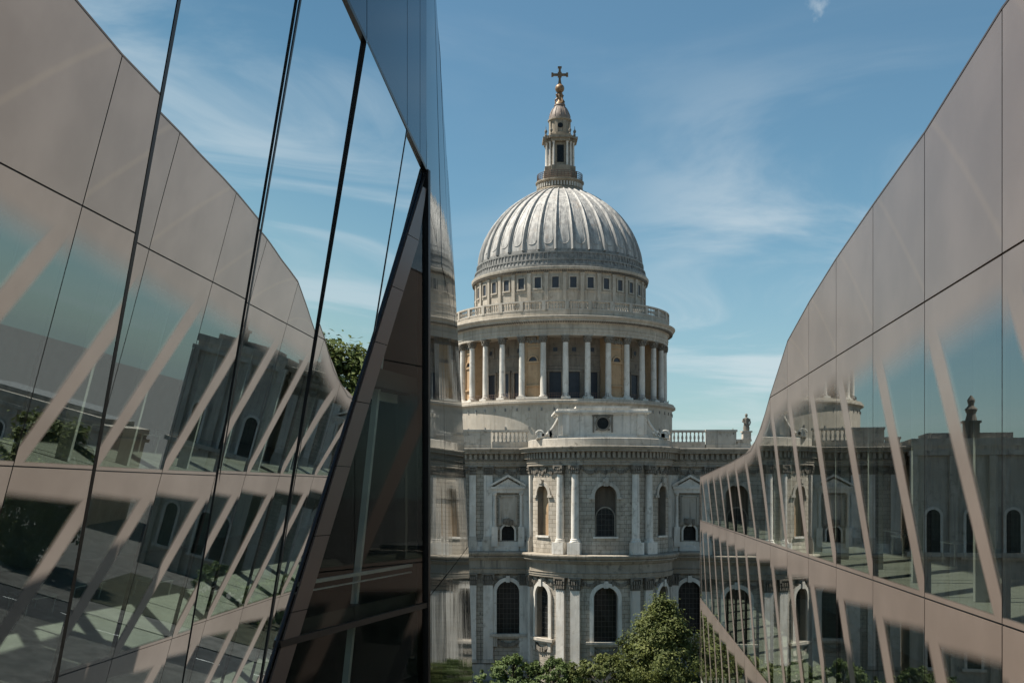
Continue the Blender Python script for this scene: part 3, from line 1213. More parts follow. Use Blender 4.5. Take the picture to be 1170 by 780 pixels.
# mouldings
b = MB()
sweep(b, [(-.05, Z_CAP1 + .02), (.55, Z_CAP1 + .02), (.55, 15.05), (.62, 15.05), (.62, 15.3), (.72, 15.42), (.50, 15.45), (.50, 16.55), (.75, 16.75), (.80, 16.9), (1.18, 17.0), (1.18, 17.15),
          (1.05, 17.2), (1.32, 17.32), (1.45, 17.55), (1.45, 17.72), (1.30, 17.80), (.05, 17.86), (-.05, 17.86)])
b.build('lower_cornice', M['stone_sooty'], cath, smooth=25)
b = MB()
sweep(b, [(-.05, Z_UCAP1), (.52, Z_UCAP1), (.52, 29.85), (.60, 29.9), (.60, 30.12), (.74, 30.28), (.50, 30.32), (.50, 31.15), (.66, 31.2), (.66, 31.28), (1.30, 31.34), (1.30, 31.55), (1.42, 31.6), (1.58, 31.86),
          (1.58, 31.98), (1.45, 32.04), (-.3, 32.10)])
b.build('upper_cornice', M['stone_sooty'], cath, smooth=25)
b = MB()
for sg in (-1, 1):
    s = .31
    while s < SA - .5:
        gbox(b, sg * s - .17, sg * s + .17, .50, .86, 30.50, 31.29, n=1)
        s += .62
    s = SA + 1.0
    while s < SA + HW - R + .6:
        gbox(b, sg * s - .19, sg * s + .19, .50, .86, 30.50, 31.29, n=1)
        s += .72
b.build('bracket_row', M['stone_sooty'], cath)
b = MB()
gbox(b, -SA, SA, 0, .5, 17.86, Z_UP0 - .06)
gbox(b, -SA, SA, 0, .62, 19.3, 19.44)
for sg in (-1, 1):
    lo, hi = (SA - .3, SA + HW - R)
    for (z0, z1, o) in ((17.86, 18.5, .5), (18.5, 19.15, .3)):
        if sg > 0:
            gbox(b, lo, hi, 0, o, z0, z1)
        else:
            gbox(b, -hi, -lo, 0, o, z0, z1)
b.build('upper_plinth', M['stone_pale'], cath)
b = MB()
gbox(b, -SA, SA, 0, .45, 0, 2.2)
gbox(b, SA - .3, SA + HW - R, 0, .45, 0, 2.2)
gbox(b, -SA - HW + R, -SA + .3, 0, .45, 0, 2.2)
b.build('lower_plinth', M['stone'], cath)


def capital(b, s, w, z0, z1, o):
    h = z1 - z0
    gbox(b, s - w * .47, s + w * .47, 0, o * .95, z0, z1 - .12, n=1)
    gbox(b, s - w * .52, s + w * .52, 0, o + .05, z0 - .08, z0 + .05, n=1)
    gbox(b, s - w * .66, s + w * .66, 0, o + .28, z1 - .16, z1 - .01, n=1)
    for tier in range(2):
        k = 5
        for i in range(k):
            ss = s + (i / (k - 1) - .5) * w * (1.0 + .12 * tier)
            zz = z0 + h * (.08 + .36 * tier)
            gbox(b, ss - .09, ss + .09, 0, o + .10 + .08 * tier + rng.random() * .1, zz, zz + h * .30, n=1)
    for sg in (-1, 1):
        gbox(b, s + sg * w * .55 - .12, s + sg * w * .55 + .12, 0, o + .3, z1 - .46, z1 - .17, n=1)


def pilaster(s, w, o, z0, z1, c0, c1, cathobj, mat='stone_pale', ped=None):
    b = MB()
    gbox(b, s - w / 2, s + w / 2, 0, o, z0, z1)
    ob = b.build('pilaster', M[mat], cathobj)
    b = MB()
    capital(b, s, w, c0, c1, o)
    b.build('capital', M['stone_dark'], ob)
    b = MB()
    gbox(b, s - w * .60, s + w * .60, 0, o + .16, z0 - .02, z0 + .30, n=1)
    gbox(b, s - w * .56, s + w * .56, 0, o + .10, z0 + .30, z0 + .50, n=1)
    if ped:
        gbox(b, s - w * .66, s + w * .66, 0, o + .28, ped, z0 - .021, n=1)
    b.build('base', M['stone'], ob)
    return ob


AP = [R * rad(x) for x in (23.6, 36.2, 78)]
for sg in (-1, 1):
    for i, s in enumerate(AP):
        pilaster(sg * s, 1.22, .42, Z_SH0, Z_CAP0, Z_CAP0, Z_CAP1, cath, 'stone_pale', 0)
    for s, w in ((SA + .75, 1.3), (SA + 5.75, 1.35), (SA + 7.9, 1.0), (SA + 10.9, 1.3)):
        pilaster(sg * s, w, .42, Z_SH0, Z_CAP0, Z_CAP0, Z_CAP1, cath, 'stone_pale', 0)
        pilaster(sg * s, w * .9, .36, Z_UP0, Z_UCAP0, Z_UCAP0, Z_UCAP1, cath, 'stone_pale', 17.86)
    pilaster(sg * AP[2], .95, .36, Z_UP0, Z_UCAP0, Z_UCAP0, Z_UCAP1, cath, 'stone_pale', 17.86)
    for s in AP[:2]:                      # engaged round columns of the upper order
        b = MB()
        p = P(sg * s, .30, 0)
        b.lathe([(.52, Z_UP0 + .5), (.53, 22.5), (.45, Z_UCAP0)], 16, p[0], p[1])
        ob = b.build('engaged_column', M['stone_pale'], cath, smooth=40)
        b = MB()
        b.lathe([(.46, Z_UCAP0), (.50, Z_UCAP0 + .1), (.47, Z_UCAP0 + .15), (.62, Z_UCAP1 - .25), (.66, Z_UCAP1 - .2)], 12, p[0], p[1])
        capital(b, sg * s, .95, Z_UCAP0, Z_UCAP1, .75)
        b.build('capital', M['stone_dark'], ob)
        b = MB()
        b.lathe([(.70, Z_UP0 + .02), (.70, Z_UP0 + .2), (.60, Z_UP0 + .28), (.63, Z_UP0 + .4), (.54, Z_UP0 + .5)], 16, p[0], p[1])
        gbox(b, sg * s - .78, sg * s + .78, 0, 1.06, 17.86, Z_UP0 + .02, n=1)
        b.build('base', M['stone_pale'], ob, smooth=40)

# carved frieze of swags between the capitals


def swags(zc, zr, spans, name):
    b = MB()
    for (a, c) in spans:
        n = max(1, round((c - a) / 1.9))
        for k in range(n):
            p, q = a + (c - a) * k / n, a + (c - a) * (k + 1) / n
            m = int((q - p) / .14)
            for i in range(m + 1):
                t = i / m
                s = p + (q - p) * t
                z = zc + zr * .35 - zr * 1.1 * (1 - (2 * t - 1) ** 2) + rng.uniform(-.06, .06)
                h = .12 + .10 * (1 - abs(2 * t - 1)) + rng.random() * .06
                gbox(b, s - .08, s + .08, 0, .08 + rng.random() * .2, z - h, z + h, n=1)
            for i in range(5):
                s = p + rng.uniform(-.16, .16)
                z = zc + rng.uniform(-zr * .8, zr * .55)
                gbox(b, s - .12, s + .12, 0, .14 + rng.random() * .2, z - .14, z + .14, n=1)
        gbox(b, a + .02, c - .02, 0, .06, zc + zr * .55, zc + zr * .72)
    b.build(name, M['stone_dark'], cath)


sp = [(-AP[0] + .8, AP[0] - .8), (AP[1] + .75, AP[2] - .7), (-AP[2] + .7, -AP[1] - .75)]
for sg in (-1, 1):
    for (a, c) in ((SA + 1.5, SA + 5.0), (SA + 8.6, SA + 10.2)):
        sp.append((a, c) if sg > 0 else (-c, -a))
swags(29.0, .52, sp, 'carved_frieze')
swags(14.2, .50, [(a, c) for (a, c) in sp], 'carved_frieze')

# aedicules in the flat bays


def aedicule(c):
    e = MB()
    ze = 25.9                                    # entablature bottom
    gbox(e, c - 2.2, c + 2.2, 0, .50, ze, ze + .55, n=1)
    gbox(e, c - 2.4, c + 2.4, 0, .72, ze + .55, ze + .85, n=1)
    body = e.build('aedicule', M['stone_pale'], cath)
    b = MB()
    z0, hgt = ze + .85, 1.35
    for o0, o1, sc in ((0, .40, .80), ):
        V = [P(c - 2.4 * sc, o0, z0), P(c + 2.4 * sc, o0, z0), P(c, o0, z0 + hgt * sc), P(c - 2.4 * sc, o1, z0), P(c + 2.4 * sc, o1, z0), P(c, o1, z0 + hgt * sc)]
        b.add(V, [(0, 2, 1), (3, 4, 5), (0, 1, 4, 3), (1, 2, 5, 4), (2, 0, 3, 5)])
    for sg in (-1, 1):
        V = []
        for o in (0, .74):
            V += [P(c + sg * 2.5, o, z0), P(c, o, z0 + hgt), P(c, o, z0 + hgt + .34), P(c + sg * 2.5, o, z0 + .30)]
        b.add(V, [(0, 1, 2, 3), (7, 6, 5, 4), (0, 4, 5, 1), (1, 5, 6, 2), (2, 6, 7, 3), (3, 7, 4, 0)])
    b.build('pediment', M['stone_pale'], body)
    for sg in (-1, 1):
        p = P(c + sg * 1.85, .35, 0)
        b = MB()
        b.lathe([(.34, 21.2), (.26, 21.45), (.25, 23.5), (.22, 25.55), (.30, 25.6), (.34, 25.9)], 12, p[0], p[1])
        b.build('small_column', M['stone_pale'], body, smooth=40)
        b = MB()
        gbox(b, c + sg * 1.85 - .42, c + sg * 1.85 + .42, 0, .72, 18.5, 21.2, n=1)
        b.build('pedestal', M['stone_pale'], body)
    b = MB()
    gbox(b, c - 1.3, c + 1.3, 0, .16, 21.5, 25.6, n=1)
    gbox(b, c - 1.05, c + 1.05, 0, .24, 21.75, 22.0, n=1)
    for q in (-1.15, 1.0):
        gbox(b, c + q, c + q + .15, .16, .3, 21.6, 25.5, n=1)
    gbox(b, c - 1.15, c + 1.15, .16, .3, 25.35, 25.52, n=1)
    b.build('panel', M['stone'], body)
    b = MB()
    for i in range(22):
        a = rng.uniform(-.6, .6)
        gbox(b, c + a - .14, c + a + .14, .16, .35 + rng.random() * .3, 21.35 + rng.random() * .7, 21.7 + rng.random() * .7, n=1)
    b.build('carved_head', M['stone_dark'], body)


aedicule(-SM)
aedicule(SM)

# parapets, balustrades, attic block
bal_prof = [(.13, 0), (.13, .10), (.08, .16), (.16, .48), (.17, .6), (.09, .95), (.07, 1.1), (.12, 1.2), (.12, 1.32)]


def balustrade(s0, s1, z0, off, name='balustrade'):
    b = MB()
    gbox(b, s0, s1, off - .30, off + .30, z0, z0 + .95)
    gbox(b, s0, s1, off - .34, off + .34, z0 + 2.27, z0 + 2.58)
    n = int((s1 - s0) / .52)
    for i in range(n):
        s = s0 + (s1 - s0) * (i + .5) / n
        p = P(s, off, 0)
        b.lathe([(r * .95, z0 + .95 + z) for r, z in bal_prof], 8, p[0], p[1])
    b.build(name, M['stone'], cath, smooth=40)


def pier(s0, s1, z0, off, h=2.62):
    b = MB()
    gbox(b, s0, s1, off - .5, off + .5, z0, z0 + .6)
    gbox(b, s0 + .08, s1 - .08, off - .44, off + .42, z0 + .6, z0 + h - .3)
    gbox(b, s0 - .05, s1 + .05, off - .55, off + .52, z0 + h - .3, z0 + h)
    b.build('parapet_pier', M['stone'], cath)


for sg in (-1, 1):
    def seg(a, c, fn):
        fn(*((a, c) if sg > 0 else (-c, -a)))
    seg(SA + .1, SA + 5.2, lambda a, c: balustrade(a, c, 32.05, -.4))
    seg(SA + 5.3, SA + 9.6, lambda a, c: pier(a, c, 32.05, -.4))
    seg(SA + 9.6, SA + HW - R, lambda a, c: pier(a, c, 32.05, -.5, 1.3))
b = MB()
n = 40
pr = [(R + .2, 32.05), (R + .2, 33.05), (R + .1, 33.12), (R - .9, 33.14)]
b.lathe(pr, 40, 0, 0, -math.pi / 2, math.pi / 2)
b.build('blocking_course', M['stone'], cath, smooth=30)

AB0, AB1 = -5.95, 5.95
AY = -5.6
b = MB()
b.box(AB0, AB1, AY, 2.0, 32.2, 36.4)
b.box(AB0 - .12, AB1 + .12, AY - .12, 2.1, 33.14, 33.6)
for x in (-5.4, 4.6):
    b.box(x, x + .9, AY - .22, AY + .1, 33.6, 36.35)
b.box(AB0 - .25, AB1 + .25, AY - .25, 2.2, 36.4, 36.62)
b.box(AB0 - .5, AB1 + .5, AY - .5, 2.4, 36.62, 36.85)
b.box(AB0 - .1, AB1 + .1, AY - .1, 2.0, 36.85, 37.2)
b.box(-3.6, 3.6, AY - .25, 2.0, 37.2, 37.5)
attic = b.build('attic_block', M['stone_pale'], cath)
b = MB()
n = 20
ring = [(.78, .10), (1.02, .10), (1.02, .32), (.78, .32)]
V, F = [], []
for i in range(n):
    a = 2 * math.pi * i / n
    for (r, o) in ring:
        V.append((r * math.sin(a), AY - o, 35.2 + r * math.cos(a)))
for i in range(n):
    for j in range(4):
        F.append((i * 4 + j, i * 4 + (j + 1) % 4, ((i + 1) % n) * 4 + (j + 1) % 4, ((i + 1) % n) * 4 + j))
b.add(V, F)
for x in (-1.35, 1.15):
    b.box(x, x + .2, AY - .14, AY + .1, 34.0, 36.3)
b.box(-1.4, 1.4, AY - .16, AY + .1, 36.12, 36.34)
for (dx, dz) in ((-.95, -.95), (.7, -.95), (-.95, .75), (.7, .75)):
    b.box(dx, dx + .25, AY - .2, AY + .1, 35.2 + dz, 35.45 + dz)
b.build('oculus_frame', M['stone_dark'], attic)
b = MB()
V = [(.8 * math.sin(2 * math.pi * i / 20), AY - .05, 35.2 + .8 * math.cos(2 * math.pi * i / 20)) for i in range(20)]
b.add(V + [(x, AY + .05, z) for x, y, z in V], [tuple(range(20)), tuple(reversed(range(20, 40)))] + [((i + 1) % 20, i, 20 + i, 20 + (i + 1) % 20) for i in range(20)])
b.build('oculus', M['leaded_glass'], attic)
for sg in (-1, 1):
    b = MB()
    prof_pts = []
    for i in range(15):
        t = i / 14
        prof_pts.append((5.9 + 2.9 * t, 33.3 + 2.75 * (1 - t) ** 2.2))
    poly = [(5.9, 33.14)] + prof_pts + [(8.8, 33.14)]
    poly = [(5.9, 33.14)] + [(x, z) for x, z in prof_pts] + [(8.9, 33.14)]
    n = len(poly)
    y0, y1 = AY + .4, AY + 1.7
    V = [(sg * x, y0, z) for x, z in poly] + [(sg * x, y1, z) for x, z in poly]
    fr = tuple(range(n))
    b.add(V, [fr, tuple(reversed(range(n, 2 * n)))] + [(i, (i + 1) % n, n + (i + 1) % n, n + i) for i in range(n)])
    # spiral volutes
    sp_ = []
    for i in range(40):
        a = i / 39 * math.pi * 3.2
        r = .62 * (1 - i / 44)
        sp_.append((sg * (8.35 + r * math.cos(a)), y0 - .08, 33.75 + r * math.sin(a)))
    b.tube(sp_, .12, 6)
    b.tube([(sg * x, y0 - .06, z + .02) for x, z in prof_pts], .17, 6)
    for i in range(10):
        t = rng.random()
        b.box(*sorted((sg * (6.6 + 1.6 * t), sg * (6.9 + 1.6 * t))), y0 - .3, y0, 33.3 + rng.random() * .8 * (1 - t), 33.6 + rng.random() * .8 * (1 - t) + .2)
    b.build('scroll', M['stone_pale'], cath, smooth=40)
# corner statue on the right-hand end of the parapet
b = MB()
sx = 20.6
b.box(sx - .55, sx + .55, -.1, 1.0, 33.3, 34.3)
b.box(sx - .7, sx + .7, -.25, 1.15, 34.3, 34.5)
fig = b.build('statue', M['stone'], cath)
b = MB()
b.lathe([(.42, 34.5), (.46, 34.9), (.36, 35.5), (.40, 35.95), (.34, 36.3), (.12, 36.42), (.15, 36.5), (.20, 36.65), (.17, 36.85), (.05, 36.95)], 12, sx, .45)
b.tube([(sx - .4, .35, 36.2), (sx - .55, .25, 35.8), (sx - .3, .1, 35.6)], [.13, .11, .09], 6)
b.tube([(sx + .4, .35, 36.2), (sx + .5, .25, 35.7), (sx + .35, .05, 35.3)], [.13, .11, .09], 6)
b.build('figure', M['stone_dark'], fig, smooth=50)
b = MB()
b.lathe([(.30, 33.4), (.14, 33.6), (.34, 34.0), (.36, 34.2), (.1, 34.5), (.03, 34.9)], 10, sx - 1.9, .3)
b.build('urn', M['stone_dark'], cath, smooth=50)

# --- drum and dome (axis at local y = 89)
DY = 89.0
DX = 0.1


def ring_part(name, prof_, mat, parent=cath, n=128, smooth=28, a0=None, a1=None):
    b = MB()
    if a0 is None:
        b.lathe(prof_, n, 0, 0, cap=False)
    else:
        b.lathe(prof_, n, 0, 0, a0, a1)
    o = b.build(name, mat, parent, smooth=smooth)
    o.location = (DX, DY, 0)
    return o


ring_part('drum_base', [(24.1, 30.5), (24.1, 43.2), (24.35, 43.35), (24.8, 43.55), (24.8, 43.95), (24.5, 44.05), (24.5, 44.35), (18.2, 44.4)], M['stone_drum'])
ring_part('drum_wall', [(18.9, 44.4), (18.9, 50.6), (19.1, 50.6), (19.1, 51.2), (18.9, 51.25), (18.9, 53.0), (19.05, 53.05), (19.05, 53.3), (18.9, 53.3), (18.9, 57.0)], M['stone_drum_shaded'])
ring_part('ring_entablature', [(18.5, 56.95), (21.7, 56.95), (21.7, 56.9), (23.15, 56.9), (23.15, 57.5), (23.25, 57.5), (23.25, 58.05), (23.35, 58.1), (23.2, 58.15), (23.2, 59.1), (23.5, 59.3), (23.6, 59.5), (24.3, 59.62),
                               (24.3, 59.95), (24.55, 60.1), (24.75, 60.4), (24.75, 60.55), (24.4, 60.65), (23.4, 60.75), (23.4, 61.75), (18.0, 61.75)], M['stone_drum'])
# gallery balustrade
b = MB()
Rg = 23.15
b.lathe([(Rg - .3, 61.76), (Rg + .3, 61.76), (Rg + .3, 62.05), (Rg - .3, 62.05)], 128, cap=False)
b.lathe([(Rg - .3, 63.45), (Rg + .34, 63.45), (Rg + .34, 63.75), (Rg - .3, 63.75), (Rg - .3, 63.45)], 128, cap=False)
A11 = 2 * math.pi / 32
for k in range(32):
    a = A11 * k
    if math.cos(a) < -.25:
        continue
    for j in range(1, 8):
        aa = a + A11 * j / 8
        b.lathe([(r * 1.1, 62.05 + z * 1.06) for r, z in bal_prof], 6, Rg * math.sin(aa), -Rg * math.cos(aa))
    V = []
    for da in (-.016, .016):
        for rr in (Rg - .34, Rg + .36):
            V.append((rr * math.sin(a + da), -rr * math.cos(a + da)))
    q = [V[0], V[1], V[3], V[2]]
    b.hexa([(x, y, 61.78) for x, y in q] + [(x, y, 63.72) for x, y in q])
ob = b.build('gallery_balustrade', M['stone'], cath, smooth=40)
ob.location = (DX, DY, 0)
# peristyle columns
RC = 22.45
b = MB()
b.lathe([(.66, 45.2), (.60, 45.35), (.60, 48.5), (.53, 55.55)], 18)
col_me = b.mesh('drum_column', M['stone_pale'], 40)
b = MB()
b.lathe([(.53, 55.55), (.60, 55.62), (.56, 55.7), (.62, 56.2), (.80, 56.65)], 14)
b.box(-.8, .8, -.8, .8, 56.65, 56.89)
for i in range(16):
    a = 2 * math.pi * i / 8 + (i // 8) * .4
    r = .66 + .10 * (i // 8)
    z = 55.75 + .42 * (i // 8)
    b.box(r * math.sin(a) - .12, r * math.sin(a) + .12, -r * math.cos(a) - .12, -r * math.cos(a) + .12, z, z + .36)
cap_me = b.mesh('capital', M['stone_dark'], 40)
b = MB()
b.box(-.92, .92, -.92, .92, 44.36, 44.85)
b.lathe([(.86, 44.85), (.86, 45.0), (.74, 45.06), (.76, 45.16), (.66, 45.2)], 18)
base_me = b.mesh('base', M['stone_pale'], 40)
OFF = -rad(0.6)
vis = [k for k in range(-9, 10)]
for k in vis:
    a = A11 * k + OFF
    p = (DX + RC * math.sin(a), DY - RC * math.cos(a), 0)
    c = link('drum_column', col_me, cath, p, a)
    link('capital', cap_me, c)
    link('base', base_me, c)
# niches in every fourth bay
b = MB()


def rbox(b, a0, a1, r0, r1, z0, z1, n=3):
    V = []
    for i in range(n + 1):
        a = a0 + (a1 - a0) * i / n
        for (r, z) in ((r0, z0), (r1, z0), (r1, z1), (r0, z1)):
            V.append((r * math.sin(a), -r * math.cos(a), z))
    F = []
    for i in range(n):
        for j in range(4):
            F.append((i * 4 + (j + 1) % 4, (i + 1) * 4 + (j + 1) % 4, (i + 1) * 4 + j, i * 4 + j))
    F.append((0, 1, 2, 3))
    F.append((n * 4 + 3, n * 4 + 2, n * 4 + 1, n * 4))
    b.add(V, F)


rbox(b, -A11 / 2, A11 / 2, 18.8, 21.9, 44.4, 56.93)
rbox(b, -.075, -.058, 21.9, 22.15, 45.5, 56.2)
rbox(b, .058, .075, 21.9, 22.15, 45.5, 56.2)
rbox(b, -.058, .058, 21.9, 22.12, 51.6, 52.0)
rbox(b, -.058, .058, 21.9, 22.25, 47.0, 47.25)
rbox(b, -.058, .058, 21.9, 22.05, 54.6, 54.9)
niche_me = b.mesh('niche_bay', M['ochre'])
b = MB()
for i in range(12):
    a = math.pi * i / 12
    a2 = math.pi * (i + 1) / 12
    for (r0, r1, o) in ((.86, 1.12, .32), ):
        V = [(r0 * math.cos(a), -21.9, 52.0 + r0 * math.sin(a)), (r1 * math.cos(a), -21.9, 52.0 + r1 * math.sin(a)), (r1 * math.cos(a2), -21.9, 52.0 + r1 * math.sin(a2)), (r0 * math.cos(a2), -21.9, 52.0 + r0 * math.sin(a2))]
        V2 = [(x, y - o, z) for x, y, z in V]
        b.hexa(V + V2)
arch_me = b.mesh('niche_arch', M['ochre'])
b = MB()
V = [(.86 * math.cos(math.pi * i / 12), -21.93, 52.0 + .86 * math.sin(math.pi * i / 12)) for i in range(13)]
b.add(V + [(x, y + .1, z) for x, y, z in V], [tuple(reversed(range(13))), tuple(range(13, 26))] + [(i, (i + 1) % 13, 13 + (i + 1) % 13, 13 + i) for i in range(13)])
lun_me = b.mesh('lunette', M['door_dark'])
b = MB()
rbox(b, -A11 / 2 - .03, A11 / 2 + .03, 21.4, 23.3, 44.37, 44.83)
nb_me = b.mesh('niche_plinth', M['stone_pale'])
b = MB()
for i in range(40):
    a = rng.uniform(-.06, .06)
    z = rng.uniform(55.5, 56.5)
    rbox(b, a - .008, a + .008, 21.9, 22.1 + rng.random() * .2, z, z + .3, 1)
gar_me = b.mesh('festoon', M['stone_dark'])
for k in (-6, -2, 2, 6):
    a = A11 * (k + .5) + OFF
    o = link('niche_bay', niche_me, cath, (DX, DY, 0), a)
    link('niche_arch', arch_me, o)
    link('lunette', lun_me, o)
    link('niche_plinth', nb_me, o)
    link('festoon', gar_me, o)
# openings behind the columns
b = MB()
rbox(b, -.062, .062, 18.7, 18.96, 44.42, 50.1)
door_me = b.mesh('doorway', M['door_dark'])
b = MB()
for sg in (-1, 1):
    rbox(b, *sorted((sg * .062, sg * .078)), 18.8, 19.2, 44.42, 50.35)
rbox(b, -.085, .085, 18.8, 19.35, 50.1, 50.55)
rbox(b, -.05, .05, 18.8, 19.15, 53.6, 55.6)
wreath_b = MB()
for i in range(14):
    aa = 2 * math.pi * i / 14
    rbox(wreath_b, .035 * math.sin(aa) - .006, .035 * math.sin(aa) + .006, 19.0, 19.28, 54.6 + .7 * math.cos(aa) - .12, 54.6 + .7 * math.cos(aa) + .12, 1)
dframe_me = b.mesh('frame', M['stone_drum_shaded'])
wreath_me = wreath_b.mesh('wreath', M['stone_drum_shaded'])
b = MB()
rbox(b, -.022, .022, 19.1, 19.18, 54.2, 55.0)
sq_me = b.mesh('small_window', M['door_dark'])
rl = MB()
for k in (-9, -8, -7, -5, -4, -3, -1, 0, 1, 3, 4, 5, 7, 8):
    a = A11 * (k + .5) + OFF
    o = link('doorway', door_me, cath, (DX, DY, 0), a)
    link('frame', dframe_me, o)
    link('wreath', wreath_me, o)
    link('small_window', sq_me, o)
    for (z0, z1) in ((45.0, 45.05), (45.5, 45.56)):
        rbox(rl, a - .085, a + .085, 23.3, 23.36, z0, z1)
    for j in range(9):
        aa = a - .08 + .02 * j
        rbox(rl, aa - .001, aa + .001, 23.31, 23.35, 44.36, 45.5, 1)
ob = rl.build('gallery_railing', M['iron'], cath)
ob.location = (DX, DY, 0)
# small ties on the drum base
b = MB()
for k in range(-20, 21):
    rbox(b, k * .105 - .006, k * .105 + .006, 24.0, 24.25, 42.0, 42.6, 1)
    if k % 2:
        rbox(b, k * .105 - .006, k * .105 + .006, 24.0, 24.22, 38.4, 39.0, 1)
ob = b.build('drum_tie_row', M['lead_dark'], cath)
ob.location = (DX, DY, 0)
# attic storey of the drum
ring_part('drum_attic', [(18.35, 61.76), (18.35, 62.5), (18.2, 62.6), (18.2, 66.3), (18.3, 66.4), (18.3, 66.7), (18.2, 66.75), (18.2, 70.2), (18.5, 70.3), (18.5, 70.6), (19.05, 70.75), (19.15, 71.1), (19.15, 71.3), (18.8, 71.4), (17.0, 71.6)], M['stone_drum'])
b = MB()
rbox(b, -.020, .020, 18.0, 18.55, 62.6, 70.15, 1)
rbox(b, -.026, .026, 18.0, 18.62, 62.3, 63.0, 1)
rbox(b, -.025, .025, 18.0, 18.62, 69.75, 70.2, 1)
pst_me = b.mesh('attic_pilaster', M['stone_drum'])
b = MB()
rbox(b, -.036, .036, 18.1, 18.24, 67.1, 69.3, 2)
aw_me = b.mesh('attic_window', M['door_dark'])
b = MB()
for sg in (-1, 1):
    rbox(b, *sorted((sg * .036, sg * .050)), 18.1, 18.42, 66.9, 69.5, 1)
rbox(b, -.050, .050, 18.1, 18.42, 69.3, 69.56, 2)
rbox(b, -.054, .054, 18.1, 18.5, 66.8, 67.1, 2)
awf_me = b.mesh('frame', M['stone_drum'])
for k in range(-9, 10):
    link('attic_pilaster', pst_me, cath, (DX, DY, 0), A11 * k + OFF)
for k in range(-9, 9):
    o = link('attic_window', aw_me, cath, (DX, DY, 0), A11 * (k + .5) + OFF)
    link('frame', awf_me, o)
for (r0, r1, z0, z1) in ((18.4, 18.95, 70.32, 70.7), (23.3, 24.2, 59.32, 59.6)):
    b = MB()
    for i in range(200):
        a = math.pi * 1.3 * (i / 199 - .5)
        rbox(b, a - .004, a + .004, r0, r1, z0, z1, 1)
    ob = b.build('dentil_row', M['stone_dark'], cath)
    ob.location = (DX, DY, 0)
# stepped base of the dome
b = MB()
b.lathe([(18.75, 71.3), (18.75, 71.9), (18.45, 71.95), (18.3, 72.7), (18.45, 72.75), (18.45, 73.0), (18.0, 73.1), (17.9, 74.2), (18.05, 74.25), (18.05, 74.55), (17.45, 74.65), (17.4, 75.2)], 128, cap=False)
for i in range(128):
    a = 2 * math.pi * i / 128
    rbox(b, a - .006, a + .006, 17.8, 18.08, 73.05, 74.22, 1)
    rbox(b, a - .005, a + .005, 18.2, 18.5, 71.93, 72.72, 1)
ob = b.build('dome_step', M['lead_dark'], cath, smooth=28)
ob.location = (DX, DY, 0)
# dome
DP = [(17.32, 74.9), (17.15, 76.4), (16.7, 78.2), (15.85, 80.4), (14.5, 82.8), (12.75, 85.1), (10.7, 87.1), (8.4, 88.8), (6.6, 89.9), (4.9, 90.7)]


def catmull(pts, m=5):
    out = []
    for i in range(len(pts) - 1):
        p0, p1, p2, p3 = pts[max(i - 1, 0)], pts[i], pts[i + 1], pts[min(i + 2, len(pts) - 1)]
        for j in range(m):
            t = j / m
            out.append(tuple(.5 * ((2 * p1[k]) + (-p0[k] + p2[k]) * t + (2 * p0[k] - 5 * p1[k] + 4 * p2[k] - p3[k]) * t * t + (-p0[k] + 3 * p1[k] - 3 * p2[k] + p3[k]) * t ** 3) for k in (0, 1)))
    out.append(pts[-1])
    return out


dp = catmull(DP)
dome = ring_part('dome', dp, M['lead'], n=160, smooth=60)
b = MB()
V, F = [], []
m_ = len(dp)
for i, (r, z) in enumerate(dp):
    t = i / (m_ - 1)
    w = .25 - .12 * t
    h = .56 - .28 * t
    for (dx, dh) in ((-w * 1.25, -.02), (-w * .8, h * .75), (0, h), (w * .8, h * .75), (w * 1.25, -.02)):
        V.append((dx, -(r + dh), z + dh * .35))
for i in range(m_ - 1):
    for j in range(4):
        F.append((i * 5 + j, i * 5 + j + 1, (i + 1) * 5 + j + 1, (i + 1) * 5 + j))
b.add(V, F)
rib_me = b.mesh('rib', M['lead'], 60)
b = MB()
pts = []
wid = 1.28


def dome_r(z):
    for (r0, z0), (r1, z1) in zip(dp, dp[1:]):
        if z <= z1:
            return r0 + (r1 - r0) * (z - z0) / (z1 - z0)
    return dp[-1][0]


for sgn in range(25):
    t = -1 + 2 * sgn / 24
    ang = math.pi * (0.5 + t / 2)
    pts.append((t * 1.0, 77.2 - .95 * math.sqrt(max(0, 1 - t * t))))
path = [(-1.0, 86.0 - 0)]
full = []
for z in [85.5, 84, 82, 80, 78.5]:
    sc_ = .55 + .45 * (dome_r(z) / 17.3 - .70) / .3
    full.append((-sc_, z))
full += pts
for z in [78.5, 80, 82, 84, 85.5]:
    sc_ = .55 + .45 * (dome_r(z) / 17.3 - .70) / .3
    full.append((sc_, z))
P3 = []
for (x, z) in full:
    r = dome_r(z) + .04
    a = x / 17.0
    P3.append((r * math.sin(a), -r * math.cos(a), z))
b.tube(P3, .06, 5)
scal_me = b.mesh('scallop', M['lead'], 60)
b = MB()
for k in range(-10, 11):
    o = link('rib', rib_me, dome, (0, 0, 0), A11 * (k + .5) + OFF)
    o = link('scallop', scal_me, dome, (0, 0, 0), A11 * k + OFF)

